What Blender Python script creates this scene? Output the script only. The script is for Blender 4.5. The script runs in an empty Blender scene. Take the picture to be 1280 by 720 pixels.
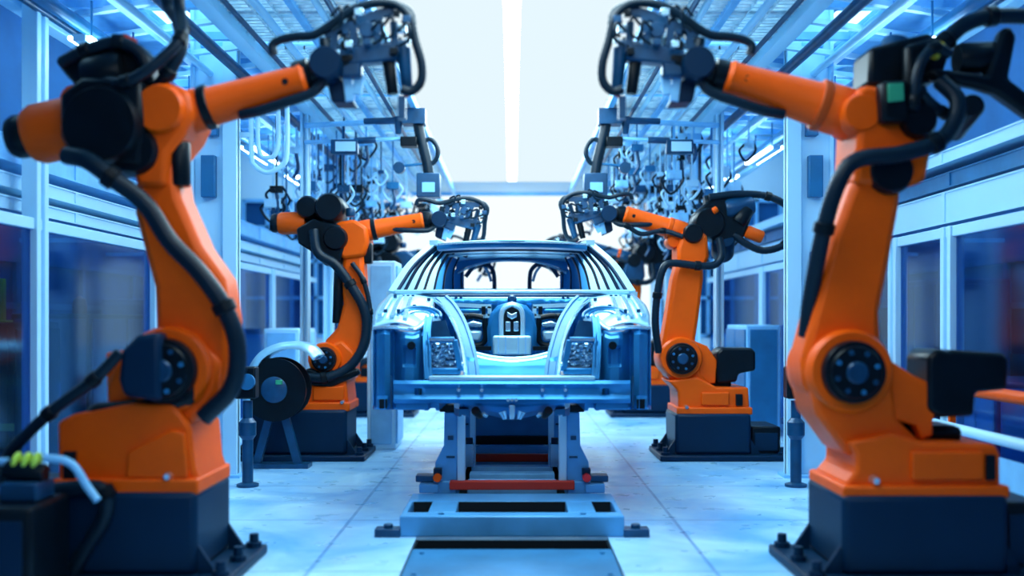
import bpy, bmesh, math, random
from mathutils import Vector, Matrix, noise
random.seed(7)
scn = bpy.context.scene
COL = scn.collection
F = 1300.0; CAMZ = 1.36; HY = 400.0
def P(px, py, d):                     # pixel on the photo at depth d -> world point
    return Vector(((px-640)*d/F, d, CAMZ+(HY-py)*d/F))

# ------------------------------------------------------------------ materials
def mat(name, col, rough=.5, metal=0., nscale=0, namt=.15, bump=0., bscale=60, emit=None, estr=0., coat=0., trans=0., alpha=1.):
    m = bpy.data.materials.new(name); m.use_nodes = True
    nt = m.node_tree; b = nt.nodes['Principled BSDF']
    b.inputs['Base Color'].default_value = (*col, 1)
    b.inputs['Roughness'].default_value = rough
    b.inputs['Metallic'].default_value = metal
    if coat: b.inputs['Coat Weight'].default_value = coat
    if trans: b.inputs['Transmission Weight'].default_value = trans
    if alpha < 1: b.inputs['Alpha'].default_value = alpha
    if emit:
        b.inputs['Emission Color'].default_value = (*emit, 1); b.inputs['Emission Strength'].default_value = estr
    tc = None
    if nscale or bump:
        tc = nt.nodes.new('ShaderNodeTexCoord')
    if nscale:
        n = nt.nodes.new('ShaderNodeTexNoise'); n.inputs['Scale'].default_value = nscale; n.inputs['Detail'].default_value = 5
        r = nt.nodes.new('ShaderNodeValToRGB')
        r.color_ramp.elements[0].position = .3; r.color_ramp.elements[1].position = .7
        r.color_ramp.elements[0].color = (*[c*(1-namt) for c in col], 1)
        r.color_ramp.elements[1].color = (*[min(1, c*(1+namt)) for c in col], 1)
        nt.links.new(tc.outputs['Object'], n.inputs['Vector']); nt.links.new(n.outputs['Fac'], r.inputs['Fac'])
        nt.links.new(r.outputs['Color'], b.inputs['Base Color'])
    if bump:
        n2 = nt.nodes.new('ShaderNodeTexNoise'); n2.inputs['Scale'].default_value = bscale
        bp = nt.nodes.new('ShaderNodeBump'); bp.inputs['Strength'].default_value = bump; bp.inputs['Distance'].default_value = .02
        nt.links.new(tc.outputs['Object'], n2.inputs['Vector']); nt.links.new(n2.outputs['Fac'], bp.inputs['Height'])
        nt.links.new(bp.outputs['Normal'], b.inputs['Normal'])
    return m
M = {}
M['orange'] = mat('orange_paint', (.88, .098, .0005), .45, 0, 3, .08, .05, 30)
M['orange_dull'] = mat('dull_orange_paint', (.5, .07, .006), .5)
M['red'] = mat('red_paint', (.5, .02, .004), .6)
M['redbright'] = mat('bright_red_plastic', (.8, .02, .03), .4)
M['navy'] = mat('navy_pedestal_paint', (.001, .020, .055), .42, 0, 2, .15)
M['black'] = mat('black_plastic', (.0015, .006, .011), .34, 0, 5, .3)
M['rubber'] = mat('hose_rubber', (.0025, .014, .028), .36)
M['darkblue'] = mat('dark_blue_metal', (.002, .055, .14), .35, .2, 8, .3)
M['midsteel'] = mat('mid_blue_steel', (.012, .16, .36), .4, .2, 5, .15)
M['plate'] = mat('floor_plate_steel', (.02, .19, .40), .42, .3, 2.5, .25, .1, 20)
M['rail'] = mat('painted_conveyor_steel', (.08, .36, .70), .4, .15, 4, .15)
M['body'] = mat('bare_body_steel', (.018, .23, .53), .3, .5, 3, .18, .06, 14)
M['bodylight'] = mat('pale_lit_body_steel', (.42, .76, .97), .28, .5, 4, .12, .06, 14)  # paler copy of the body steel, light on upper faces put into the colour
M['foil'] = mat('bright_crinkled_steel', (.5, .78, .95), .2, .8)
M['white'] = mat('white_painted_steel', (.46, .79, 1.), .4)
M['lightblue'] = mat('pale_blue_painted_steel', (.22, .58, .96), .45, .1, 6, .12)
M['grate'] = mat('galvanised_grating', (.72, .90, .98), .5, 0, 14, .3)
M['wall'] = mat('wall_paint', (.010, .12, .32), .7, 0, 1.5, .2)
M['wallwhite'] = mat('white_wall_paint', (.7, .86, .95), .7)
M['darkwin'] = mat('dark_window_glass', (.012, .09, .24), .15, 0, 1.2, .4)
M['brown'] = mat('brown_cardboard', (.12, .035, .008), .7, 0, 5, .3)
M['yellow'] = mat('yellow_paint', (.75, .55, .03), .5)
M['lime'] = mat('yellow_green_plastic', (.55, .85, .10), .4)
M['green'] = mat('green_plastic', (.03, .35, .18), .4)
M['pit'] = mat('dark_pit_lining', (.012, .018, .024), .9)
M['chrome'] = mat('chrome', (.75, .9, 1.), .15, .9)
M['purple'] = mat('purple_painted_machine', (.08, .03, .2), .5)

def floor_mat():
    m = mat('sealed_concrete', (.34, .64, .88), .3)
    nt = m.node_tree; b = nt.nodes['Principled BSDF']; N = nt.nodes.new; L = nt.links.new
    tc = N('ShaderNodeTexCoord'); n1 = N('ShaderNodeTexNoise'); n1.inputs['Scale'].default_value = 1.1; n1.inputs['Detail'].default_value = 4; n1.inputs['Roughness'].default_value = .62
    n1.inputs['Distortion'].default_value = .6
    r = N('ShaderNodeValToRGB'); e = r.color_ramp.elements
    e[0].position = .32; e[0].color = (.13, .43, .78, 1); e[1].position = .66; e[1].color = (.50, .82, 1., 1)
    L(tc.outputs['Object'], n1.inputs['Vector']); L(n1.outputs['Fac'], r.inputs['Fac'])
    br = N('ShaderNodeTexBrick'); br.inputs['Scale'].default_value = 1; br.inputs['Mortar Size'].default_value = .012
    br.inputs['Brick Width'].default_value = 2.2; br.inputs['Row Height'].default_value = 1.45; br.offset = 0
    br.inputs['Color1'].default_value = (1, 1, 1, 1); br.inputs['Color2'].default_value = (.9, .93, .96, 1); br.inputs['Mortar'].default_value = (.4, .55, .68, 1)
    mp = N('ShaderNodeMapping'); mp.inputs['Location'].default_value = (1.1, 0.18, 0)
    L(tc.outputs['Object'], mp.inputs['Vector']); L(mp.outputs['Vector'], br.inputs['Vector'])
    mx = N('ShaderNodeMix'); mx.data_type = 'RGBA'; mx.blend_type = 'MULTIPLY'; mx.inputs[0].default_value = 1
    L(r.outputs['Color'], mx.inputs[6]); L(br.outputs['Color'], mx.inputs[7]); L(mx.outputs[2], b.inputs['Base Color'])
    n2 = N('ShaderNodeTexNoise'); n2.inputs['Scale'].default_value = 5; L(tc.outputs['Object'], n2.inputs['Vector'])
    mr = N('ShaderNodeMapRange'); mr.inputs[3].default_value = .15; mr.inputs[4].default_value = .5
    L(n2.outputs['Fac'], mr.inputs[0]); L(mr.outputs[0], b.inputs['Roughness'])
    return m
M['floor'] = floor_mat()
for k_, v_ in (('navy',.15),('black',.18),('rubber',.22),('orange',.2),('orange_dull',.2),('pit',0),('brown',.2),('purple',.2)):
    M[k_].node_tree.nodes['Principled BSDF'].inputs['Specular IOR Level'].default_value = v_
def emis(name, col, s):
    m = bpy.data.materials.new(name); m.use_nodes = True; nt = m.node_tree; nt.nodes.clear()
    o = nt.nodes.new('ShaderNodeOutputMaterial'); e = nt.nodes.new('ShaderNodeEmission')
    e.inputs[0].default_value = (*col, 1); e.inputs[1].default_value = s; nt.links.new(e.outputs[0], o.inputs[0]); return m
M['lum'] = emis('luminous_ceiling_film', (.80, .94, 1.), 1.0)
M['tube'] = emis('lamp_tube', (.95, .99, 1.), 9)
M['batten'] = emis('batten_tube', (.60, .88, 1.), 22)
M['wallglow'] = emis('glowing_back_wall', (.80, .94, 1.), 1.2)  # glow standing in for strong light on the back wall
M['sky'] = emis('daylit_skylight', (.50, .84, 1.), 2.8)
def glass_mat():
    m = bpy.data.materials.new('tinted_fence_glass'); m.use_nodes = True; nt = m.node_tree; nt.nodes.clear(); N = nt.nodes.new
    o = N('ShaderNodeOutputMaterial'); t = N('ShaderNodeBsdfTransparent'); g = N('ShaderNodeBsdfGlossy'); mx = N('ShaderNodeMixShader')
    t.inputs[0].default_value = (.26, .52, .76, 1); g.inputs[0].default_value = (.5, .75, .95, 1); g.inputs['Roughness'].default_value = .12
    mx.inputs[0].default_value = .16
    nt.links.new(t.outputs[0], mx.inputs[1]); nt.links.new(g.outputs[0], mx.inputs[2]); nt.links.new(mx.outputs[0], o.inputs[0]); return m
M['glass'] = glass_mat()

# ------------------------------------------------------------------ mesh builder
def frame_of(t):
    t = t.normalized(); a = Vector((0, 0, 1)) if abs(t.z) < .9 else Vector((1, 0, 0))
    u = t.cross(a).normalized(); return u, t.cross(u).normalized()
def smooth_path(pts, n=8):
    pts = [Vector(p) for p in pts]
    if len(pts) < 3: return pts
    q = [2*pts[0]-pts[1]]+pts+[2*pts[-1]-pts[-2]]; out = []
    for i in range(1, len(q)-2):
        for k in range(n):
            t = k/n; p0, p1, p2, p3 = q[i-1:i+3]
            out.append(.5*((2*p1)+(p2-p0)*t+(2*p0-5*p1+4*p2-p3)*t*t+(3*p1-p0-3*p2+p3)*t**3))
    out.append(pts[-1]); return out
class MB:
    def __init__(s): s.bm = bmesh.new()
    def quadbox(s, c8):
        v = [s.bm.verts.new(c) for c in c8]
        for f in ((0,3,2,1),(4,5,6,7),(0,1,5,4),(1,2,6,5),(2,3,7,6),(3,0,4,7)): s.bm.faces.new([v[i] for i in f])
        return s
    def box(s, a, b):
        (x0,y0,z0),(x1,y1,z1) = a, b
        x0,x1 = min(x0,x1),max(x0,x1); y0,y1=min(y0,y1),max(y0,y1); z0,z1=min(z0,z1),max(z0,z1)
        return s.quadbox([(x0,y0,z0),(x1,y0,z0),(x1,y1,z0),(x0,y1,z0),(x0,y0,z1),(x1,y0,z1),(x1,y1,z1),(x0,y1,z1)])
    def bar(s, p, q, w, h=None):
        p, q = Vector(p), Vector(q); h = h or w; u, v = frame_of(q-p)
        if abs((q-p).normalized().z) < .9: pass
        u *= w/2; v *= h/2
        return s.quadbox([p-u-v,p+u-v,p+u+v,p-u+v,q-u-v,q+u-v,q+u+v,q-u+v])
    def prism(s, pts, y0, y1):          # pts: [(x,z)...]
        n = len(pts); a = [s.bm.verts.new((x,y0,z)) for x,z in pts]; b = [s.bm.verts.new((x,y1,z)) for x,z in pts]
        s.bm.faces.new(a); s.bm.faces.new(b[::-1])
        for i in range(n): s.bm.faces.new((a[i],b[i],b[(i+1)%n],a[(i+1)%n]))
        return s
    def lathe(s, p, q, prof, seg=28, caps=True):   # prof [(t, r)] along p->q
        p, q = Vector(p), Vector(q); u, v = frame_of(q-p); rings = []
        for t, r in prof:
            c = p+(q-p)*t
            rings.append([s.bm.verts.new(c+(u*math.cos(a)+v*math.sin(a))*max(r,1e-4)) for a in [2*math.pi*k/seg for k in range(seg)]])
        for A, B in zip(rings, rings[1:]):
            for k in range(seg): s.bm.faces.new((A[k],A[(k+1)%seg],B[(k+1)%seg],B[k]))
        if caps: s.bm.faces.new(rings[0][::-1]); s.bm.faces.new(rings[-1])
        return s
    def cyl(s, p, q, r, r1=None, seg=28, bev=.08):
        r1 = r if r1 is None else r1; L = (Vector(q)-Vector(p)).length; e = min(.3, min(r,r1)*bev*2/L)
        return s.lathe(p, q, [(0, r*(1-bev)), (e, r), (1-e, r1), (1, r1*(1-bev))], seg)
    def tube(s, pts, r, seg=10, n=8, rib=0, raw=False):
        path = [Vector(p) for p in pts] if raw else smooth_path(pts, n)
        if rib:
            L = 0; res = [path[0]]; step = rib/2
            for a, b in zip(path, path[1:]):
                d = (b-a).length
                while L+d >= step:
                    f = (step-L)/d; a = a+(b-a)*f; d = (b-a).length; L = 0; res.append(a.copy())
                L += d
            path = res+[path[-1]]
        up = None; rings = []
        for i, c in enumerate(path):
            t = (path[min(i+1,len(path)-1)]-path[max(i-1,0)])
            if t.length < 1e-6: t = Vector((0,0,1))
            t.normalize()
            if up is None: up = frame_of(t)[0]
            up = (up-t*up.dot(t)).normalized(); v = t.cross(up)
            rr = r*(1+(.028 if i%2 else -.028)) if rib else r
            rings.append([s.bm.verts.new(c+(up*math.cos(a)+v*math.sin(a))*rr) for a in [2*math.pi*k/seg for k in range(seg)]])
        for A, B in zip(rings, rings[1:]):
            for k in range(seg): s.bm.faces.new((A[k],A[(k+1)%seg],B[(k+1)%seg],B[k]))
        s.bm.faces.new(rings[0][::-1]); s.bm.faces.new(rings[-1]); return s
    def sweep(s, pts, w, h, n=6):        # rectangular section, w across X-ish, h across the other
        path = smooth_path(pts, n); rings = []
        for i, c in enumerate(path):
            t = (path[min(i+1,len(path)-1)]-path[max(i-1,0)]).normalized()
            v = t.cross(Vector((1,0,0)));
            if v.length < .2: v = Vector((0,0,1))
            v.normalize(); u = v.cross(t).normalized()
            rings.append([s.bm.verts.new(c+u*a*w/2+v*b*h/2) for a,b in ((-1,-1),(-.8,-1),(-.8,-1),(1,-1),(1,1),(-1,1))][:0] or [s.bm.verts.new(c+u*a*w/2+v*b*h/2) for a,b in ((-1,-1),(1,-1),(1,1),(.55,1),(.45,.55),(-.45,.55),(-.55,1),(-1,1))])
        m = len(rings[0])
        for A, B in zip(rings, rings[1:]):
            for k in range(m): s.bm.faces.new((A[k],A[(k+1)%m],B[(k+1)%m],B[k]))
        s.bm.faces.new(rings[0][::-1]); s.bm.faces.new(rings[-1]); return s
    def sheet(s, rows, holes=()):
        V = [[s.bm.verts.new(p) for p in r] for r in rows]
        for i in range(len(V)-1):
            for j in range(len(V[0])-1):
                if (i, j) in holes: continue
                s.bm.faces.new((V[i][j],V[i][j+1],V[i+1][j+1],V[i+1][j]))
        return s
    def ball(s, c, r, sc=(1,1,1), sub=3):
        g = bmesh.ops.create_icosphere(s.bm, subdivisions=sub, radius=r)
        for v in g['verts']: v.co = Vector((v.co.x*sc[0], v.co.y*sc[1], v.co.z*sc[2]))+Vector(c)
        return s
    def build(s, name, m, parent=None, bevel=0, smooth=True, solid=0, origin=None, ang=35):
        bmesh.ops.recalc_face_normals(s.bm, faces=s.bm.faces)
        root = parent
        while root is not None and root.parent is not None: root = root.parent
        if root is not None: org = Vector(root.location)
        elif origin is not None: org = Vector(origin)
        else:
            c = [v.co for v in s.bm.verts]; org = Vector(((min(v.x for v in c)+max(v.x for v in c))/2, (min(v.y for v in c)+max(v.y for v in c))/2, min(v.z for v in c)))
        for v in s.bm.verts: v.co -= org
        me = bpy.data.meshes.new(name); s.bm.to_mesh(me); s.bm.free()
        me.materials.append(M[m] if isinstance(m, str) else m)
        o = bpy.data.objects.new(name, me); COL.objects.link(o)
        if parent is None: o.location = org
        else: o.parent = parent
        if smooth and len(me.polygons):
            me.polygons.foreach_set('use_smooth', [True]*len(me.polygons)); me.set_sharp_from_angle(angle=math.radians(ang))
        if solid:
            q = o.modifiers.new('solid', 'SOLIDIFY'); q.thickness = solid; q.offset = 0
        if bevel:
            q = o.modifiers.new('bevel', 'BEVEL'); q.width = bevel; q.segments = 2; q.limit_method = 'ANGLE'; q.angle_limit = math.radians(40); q.harden_normals = False
        return o
def tag(o, label=None, cat=None, group=None, kind=None):
    if label: o['label'] = label
    if cat: o['category'] = cat
    if group: o['group'] = group
    if kind: o['kind'] = kind
    return o
def empty(name, loc, label=None, cat=None, group=None):
    o = bpy.data.objects.new(name, None); COL.objects.link(o); o.location = loc; o.empty_display_size = .2
    return tag(o, label, cat, group)
def copy_tree(o, parent=None):
    c = o.copy(); COL.objects.link(c)
    if parent is not None: c.parent = parent
    for ch in [x for x in scn.objects if x.parent == o]: copy_tree(ch, c)
    return c

# ------------------------------------------------------------------ setting
Y0, Y1, XW = -4.0, 18.4, 4.9
def struct(name, mb, m, **k): return tag(mb.build(name, m, **k), kind='structure')
# floor with a pit slot in front of the lift stage
fl = MB()
for a, b in (((-XW,Y0),(-.6,Y1)), ((.6,Y0),(XW,Y1)), ((-.6,Y0),(.6,3.6)), ((-.6,6.52),(.6,Y1))):
    fl.box((a[0],a[1],-.12),(b[0],b[1],0))
fl.box((-.6,3.6,-.45),(.6,6.52,-.40))
struct('floor', fl, 'floor', smooth=False, origin=(0,0,0))
pw = MB(); pw.box((-.6,6.50,-.4),(.6,6.53,-.02)); pw.box((-.6,3.6,-.4),(.6,3.63,-.02)); pw.box((-.6,3.6,-.4),(-.585,6.5,-.02)); pw.box((.585,3.6,-.4),(.6,6.5,-.02)); pw.box((-.58,3.63,-.399),(.58,6.5,-.39))
struct('trim_1', pw, 'pit', smooth=False)
# side walls
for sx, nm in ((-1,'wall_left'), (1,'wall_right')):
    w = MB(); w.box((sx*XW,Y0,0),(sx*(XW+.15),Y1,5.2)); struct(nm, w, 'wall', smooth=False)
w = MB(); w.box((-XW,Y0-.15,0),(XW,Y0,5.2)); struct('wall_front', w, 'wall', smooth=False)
# back wall: solid flanks with tall dark windows, added glowing panel for the bright wall in the middle
w = MB()
w.box((-XW,Y1,3.62),(XW,Y1+.15,5.2))
for sx in (-1,1):
    w.box((sx*2.45,Y1,0),(sx*2.62,Y1+.15,3.62))
    w.box((sx*2.62,Y1,0),(sx*XW,Y1+.15,1.05)); w.box((sx*2.62,Y1,3.5),(sx*XW,Y1+.15,3.62)); w.box((sx*4.75,Y1,1.05),(sx*XW,Y1+.15,3.5))
w.box((-2.45,Y1,0),(2.45,Y1+.15,.9))
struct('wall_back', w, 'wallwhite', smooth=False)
w = MB(); w.box((-2.45,Y1+.05,.9),(2.45,Y1+.09,3.56)); struct('window_1', w, 'wallglow', smooth=False)  # wall made to glow so it looks brightly lit, no real window
w = MB(); w.box((-2.45,Y1-.05,3.56),(2.45,Y1+.1,3.62)); struct('trim_2', w, 'rail', smooth=False)
for k, sx in enumerate((-1,1)):
    w = MB(); w.box((sx*2.62,Y1+.05,1.05),(sx*4.75,Y1+.09,3.5)); wn = struct('window_%d' % (k+2), w, 'darkwin', smooth=False)
    fr = MB()
    for i in range(6):
        x = sx*(2.62+i*.426); fr.box((x-.03,Y1-.02,1.05),(x+.03,Y1+.04,3.5))
    for z in (1.08,1.75,2.4,3.0,3.47): fr.box((sx*2.62,Y1-.02,z-.03),(sx*4.75,Y1+.04,z+.03))
    fr.build('window_frame', 'lightblue', wn, smooth=False)
# ceiling: luminous centre strip, pale side slabs with skylights and beams
w = MB()
for sx in (-1,1):
    w.box((sx*1.3,Y0,4.9),(sx*XW,Y1,5.05))
    w.box((sx*1.22,Y0,3.78),(sx*1.3,Y1,5.05))
w.box((-1.3,Y0,3.84),(1.3,Y1,3.95))
struct('ceiling', w, 'wallwhite', smooth=False)
lp = empty('ceiling_light', (0,(Y0+Y1)/2,3.78), 'long bright luminous ceiling panel with white tube running down its middle', 'ceiling light')
w = MB(); w.box((-1.22,Y0+.1,3.79),(1.22,Y1-.1,3.835)); w.build('diffuser', 'lum', lp, smooth=False)
w = MB(); w.box((-.07,Y0+.5,3.755),(.07,Y1-.5,3.79)); w.build('tube', 'tube', lp, smooth=False)
n = 4
for sx in (-1,1):
    for i in range(5):
        y = 5.2+i*2.7
        w = MB(); w.box((sx*1.75,y,4.86),(sx*4.5,y+1.9,4.895)); wn = struct('window_%d' % n, w, 'sky', smooth=False); n += 1
        fr = MB()
        for q in range(4): x = sx*(1.75+q*.917); fr.box((x-.03,y,4.80),(x+.03,y+1.9,4.86))
        for q in range(3): yy = y+q*.95; fr.box((sx*1.75,yy-.03,4.80),(sx*4.5,yy+.03,4.86))
        fr.build('window_frame', 'lightblue', wn, smooth=False)
    w = MB()
    for i in range(8):
        y = 4.9+i*1.9; w.box((sx*1.3,y-.06,4.66),(sx*XW,y+.06,4.86))
    struct('trim_%d' % (3 if sx<0 else 4), w, 'white', smooth=False)
# lower wall windows along both side walls (dark glazing)
for sx in (-1,1):
    w = MB(); w.box((sx*(XW-.03),5.5,1.0),(sx*(XW-.005),18,1.95)); wn = struct('window_%d' % n, w, 'darkwin', smooth=False); n += 1
    fr = MB()
    for i in range(9): y = 5.5+i*1.56; fr.box((sx*(XW-.07),y-.04,1.0),(sx*(XW-.03),y+.04,1.95))
    for z in (1.0,1.5,1.95): fr.box((sx*(XW-.07),5.5,z-.03),(sx*(XW-.03),18,z+.03))
    fr.build('window_frame', 'midsteel', wn, smooth=False)

# ------------------------------------------------------------------ overhead racks (one per side)
RZ = 3.6
for sx in (-1,1):
    side = 'beside the robot with the green-marked box' if sx > 0 else 'over the robot with the yellow-green connectors'
    rk = empty('overhead_rack', (sx*2.4,9,0), 'pale blue steel overhead rack on white columns '+('above the green-marked robot' if sx>0 else 'above the cable reel'), 'rack')
    for x, wd, h, m in ((1.02,.06,.10,'lightblue'),(1.55,.06,.08,'lightblue'),(2.12,.13,.16,'white'),(2.75,.07,.10,'lightblue'),(3.45,.12,.16,'white')):
        MB().box((sx*x-wd/2,4.2,RZ-h/2),(sx*x+wd/2,18.3,RZ+h/2)).build('beam', m, rk, bevel=.008)
    for i in range(16):
        y = 5.0+i*.85
        MB().box((sx*1.0,y-.03,RZ+.02),(sx*3.45,y+.03,RZ+.08)).build('cross_member', 'lightblue', rk)
    for i in range(6):      # grating panels (real bars)
        y = 6.6+i*1.95; g = MB()
        for k in range(22): yy = y+k*.08; g.box((sx*1.06,yy,RZ-.015),(sx*2.05,yy+.022,RZ+.015))
        for k in range(7): xx = 1.08+k*.155; g.box((sx*xx,y,RZ-.02),(sx*(xx+.012),y+1.72,RZ+.02))
        g.build('grating', 'grate', rk, smooth=False)
        d = MB()
        for a in range(3): d.bar((sx*2.2,y+a*.6,RZ+.01),(sx*3.4,y+a*.6+.55,RZ+.01),.05,.04)
        d.build('brace', 'white' , rk, smooth=False)
    # solid tray covers
    for (xa,xb,ya,yb,z) in ((2.2,2.7,5.2,7.4,RZ+.12),(2.8,3.38,6.8,9.3,RZ+.12),(2.2,2.7,9.0,12.2,RZ+.12),(2.8,3.38,10.4,13,RZ+.12),(2.2,2.7,13.4,16.8,RZ+.12)):
        MB().box((sx*xa,ya,z),(sx*xb,yb,z+.05)).build('tray', 'lightblue', rk, bevel=.01)
    # white columns, real H/box sections on feet
    for x_, y, wd in ((2.58,9.05,.40),(2.18,10.97,.085),(2.5,14.2,.13),(2.5,16.6,.13)):
        x = sx*x_; o_ = x-sx*wd/2
        c = MB(); c.box((x-wd/2,y-.02,.02),(x+wd/2,y+.02,RZ+.5))
        c.box((o_,y-.07,.02),(o_+sx*min(.12,wd*.3),y+.07,RZ+.5)); c.box((x+sx*wd/2-sx*.03,y-.07,.02),(x+sx*wd/2,y+.07,RZ+.5))
        co = c.build('column', 'white', rk, bevel=.004)
        f = min(.25,wd/2+.04); MB().box((x-f,y-.12,0),(x+f,y+.12,.025)).build('foot_plate', 'lightblue', co)
        if wd > .3:
            for z0,z1,xa,xb in ((2.42,2.78,-.02,.10),(1.62,1.95,0,.10),(2.95,3.15,-.04,.06)):
                MB().box((x+sx*xa,y-.10,z0),(x+sx*xb,y-.02,z1)).build('bracket', 'midsteel', co, bevel=.006)
    # loop handle frames between column and fence (the pale C shaped guard)
    C0 = Vector((sx*2.30,9.1,2.68))
    g = MB(); g.tube([C0+Vector((sx*-.02,0,.75)),C0+Vector((sx*-.02,0,.15)),C0+Vector((-sx*.05,0,.03)),C0+Vector((-sx*.16,0,-.03)),C0+Vector((-sx*.28,0,.03)),C0+Vector((-sx*.33,0,.15)),C0+Vector((-sx*.33,0,.75))],.022)
    g.tube([C0+Vector((-sx*.08,0,.75)),C0+Vector((-sx*.08,0,.2)),C0+Vector((-sx*.16,0,.1)),C0+Vector((-sx*.25,0,.2)),C0+Vector((-sx*.25,0,.75))],.02)
    g.bar(C0+Vector((sx*.1,0,.3)),C0+Vector((-sx*.02,0,.3)),.04); (g.build('loop_guard', 'white', rk) if sx < 0 else g.bm.free())
    # pipes running the whole length
    for x, z, r, m in ((1.25,3.52,.02,'darkblue'),(1.34,3.53,.026,'white'),(1.75,3.52,.03,'white'),(1.95,3.52,.02,'darkblue'),(2.35,3.5,.045,'darkblue'),(2.62,3.5,.03,'white'),(3.05,3.45,.05,'midsteel'),(3.25,3.5,.03,'darkblue')):
        MB().cyl((sx*x,5.0,z),(sx*x,18.2,z),r,seg=10).build('pipe', m, rk)
    # dense small valve and hose fittings hanging under the rack
    rnd = random.Random(31+int(sx))
    for i in range(120):
        x = rnd.uniform(1.22,2.7); y = rnd.uniform(11.2,17.8); z = rnd.uniform(2.45,3.42)
        if z < 2.95 and x < 1.75: x += .55
        if abs(x-2.18) < .15 and y < 11.4: y += .5
        a = rnd.uniform(.035,.10); cx = sx*x
        t = empty('hanging_fitting', (cx,y,z), 'small valve block with a hose, hanging under the overhead rack '+('on the cable reel side' if sx < 0 else 'on the green-marked robot side'), 'valve fitting', 'valve fittings under the rack '+('on the reel side' if sx < 0 else 'on the far side from the reel'))
        f = MB(); f.box((cx-a,y-a*.7,z-a*.6),(cx+a,y+a*.7,z+a*.5)).box((cx-.008,y-.008,z+a*.5),(cx+.008,y+.008,3.57)); f.cyl((cx-a*.4,y-a,z-.02),(cx-a*.4,y-a*.6,z-.02),a*.4,seg=12)
        f.build('valve_block', rnd.choice(['darkblue','lightblue','black','white','white','midsteel']), t)
        MB().tube([(cx-a,y,z),(cx-a-.05,y,z-.07),(cx-.02,y+.05,z-.12-a),(cx+a+.03,y+.05,z-.06),(cx+a,y,z+.03)],.014,seg=6,n=4).build('hose', rnd.choice(['rubber','white','rubber']), t)
        if i % 3 == 0: MB().tube([(cx,y,z-a*.6),(cx+.02,y,z-.2),(cx-.03,y,z-.3)],.02,seg=6,n=3).build('nozzle','darkblue',t)
# cable booms reaching in from the second columns
def boom(sx, label):
    t = empty('cable_boom', (sx*2.18,10.85,0), label, 'cable boom')
    q = lambda px, py, d=10.85: P(640+sx*(640-px), py, d)
    MB().cyl(q(381,157),q(519,150),.028,seg=12).build('rod', 'lightblue', t)
    MB().cyl(q(381,178),q(512,173),.022,seg=12).build('rod', 'lightblue', t)
    MB().cyl(q(498,208),q(535,204),.014,seg=8).build('rod', 'midsteel', t)
    MB().cyl(q(455,152),q(520,150),.036,seg=12).build('sleeve', 'darkblue', t)
    MB().cyl(q(443,176),q(470,175),.034,seg=12).build('sleeve', 'darkblue', t)
    MB().tube([q(513,140),q(516,146),q(522,154),q(525,168),q(530,188),q(534,205),q(537,224)],.055,seg=12,rib=.06).build('hose_bundle', 'rubber', t)
    MB().tube([q(528,178),q(538,174),q(546,183),q(547,195),q(541,204),q(533,206)],.024,seg=8).build('hose', 'rubber', t)
    b = MB(); c = q(518,148); b.box(c-Vector((.12,.1,.07)),c+Vector((.12,.1,.09))); c = q(498,158); b.cyl(c+Vector((0,0,.1)),c-Vector((0,0,.08)),.05,.03,seg=12); b.build('clamp', 'darkblue', t, bevel=.01)
    b = MB(); c = q(512,178); b.box(c-Vector((.09,.08,.05)),c+Vector((.08,.08,.05))); b.build('clamp', 'black', t, bevel=.01)
    c = q(536,232); b = MB(); b.box(c-Vector((.12,.1,.13)),c+Vector((.12,.1,.12))); bo = b.build('valve_box', 'darkblue', t, bevel=.01)
    b = MB(); b.box(c+Vector((-.06,-.115,-.08)),c+Vector((.07,-.1,.02))); b.build('cover', 'lightblue', bo)
    c = q(431,184); b = MB(); b.box(c-Vector((.14,.05,.075)),c+Vector((.14,.05,.075))); bo = b.build('control_box', 'darkblue', t, bevel=.01)
    MB().box(c+Vector((-.09,-.056,-.05)),c+Vector((.12,-.05,.05))).build('cover', 'white', bo)
    c = q(499,210); MB().lathe(c+Vector((0,-.04,0)),c+Vector((0,.04,0)),[(0,.03),(0,.06),(1,.06),(1,.03)],seg=16).build('pulley', 'darkblue', t)
boom(-1, 'dark hose bundle hanging from horizontal rods on the cable reel side')
boom(1, 'dark hose bundle on horizontal rods, hanging above the car roof on the green-marked robot side')

# batten lamps hung under the racks
for sx in (-1,1):
    for i,y in enumerate((7.7,9.9,12.2,14.5,16.7)):
        o = empty('batten_lamp',(sx*2.95,y,3.24),'slim white batten lamp hanging lengthwise under the overhead rack '+('on the cable reel side' if sx<0 else 'on the green-marked robot side'),'lamp','batten lamps '+('on the reel side' if sx<0 else 'on the side away from the reel'))
        MB().box((sx*2.95-.045,y-.62,3.26),(sx*2.95+.045,y+.62,3.31)).build('housing','white',o,bevel=.006)
        for e_ in (-.068,.068): MB().cyl((sx*2.95+e_,y-.6,3.285),(sx*2.95+e_,y+.6,3.285),.016,seg=12).build('tube','batten',o)
        for q_ in (-.4,.4): MB().box((sx*2.95-.006,y+q_-.006,3.31),(sx*2.95+.006,y+q_+.006,3.6)).build('hanger','midsteel',o)
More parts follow.
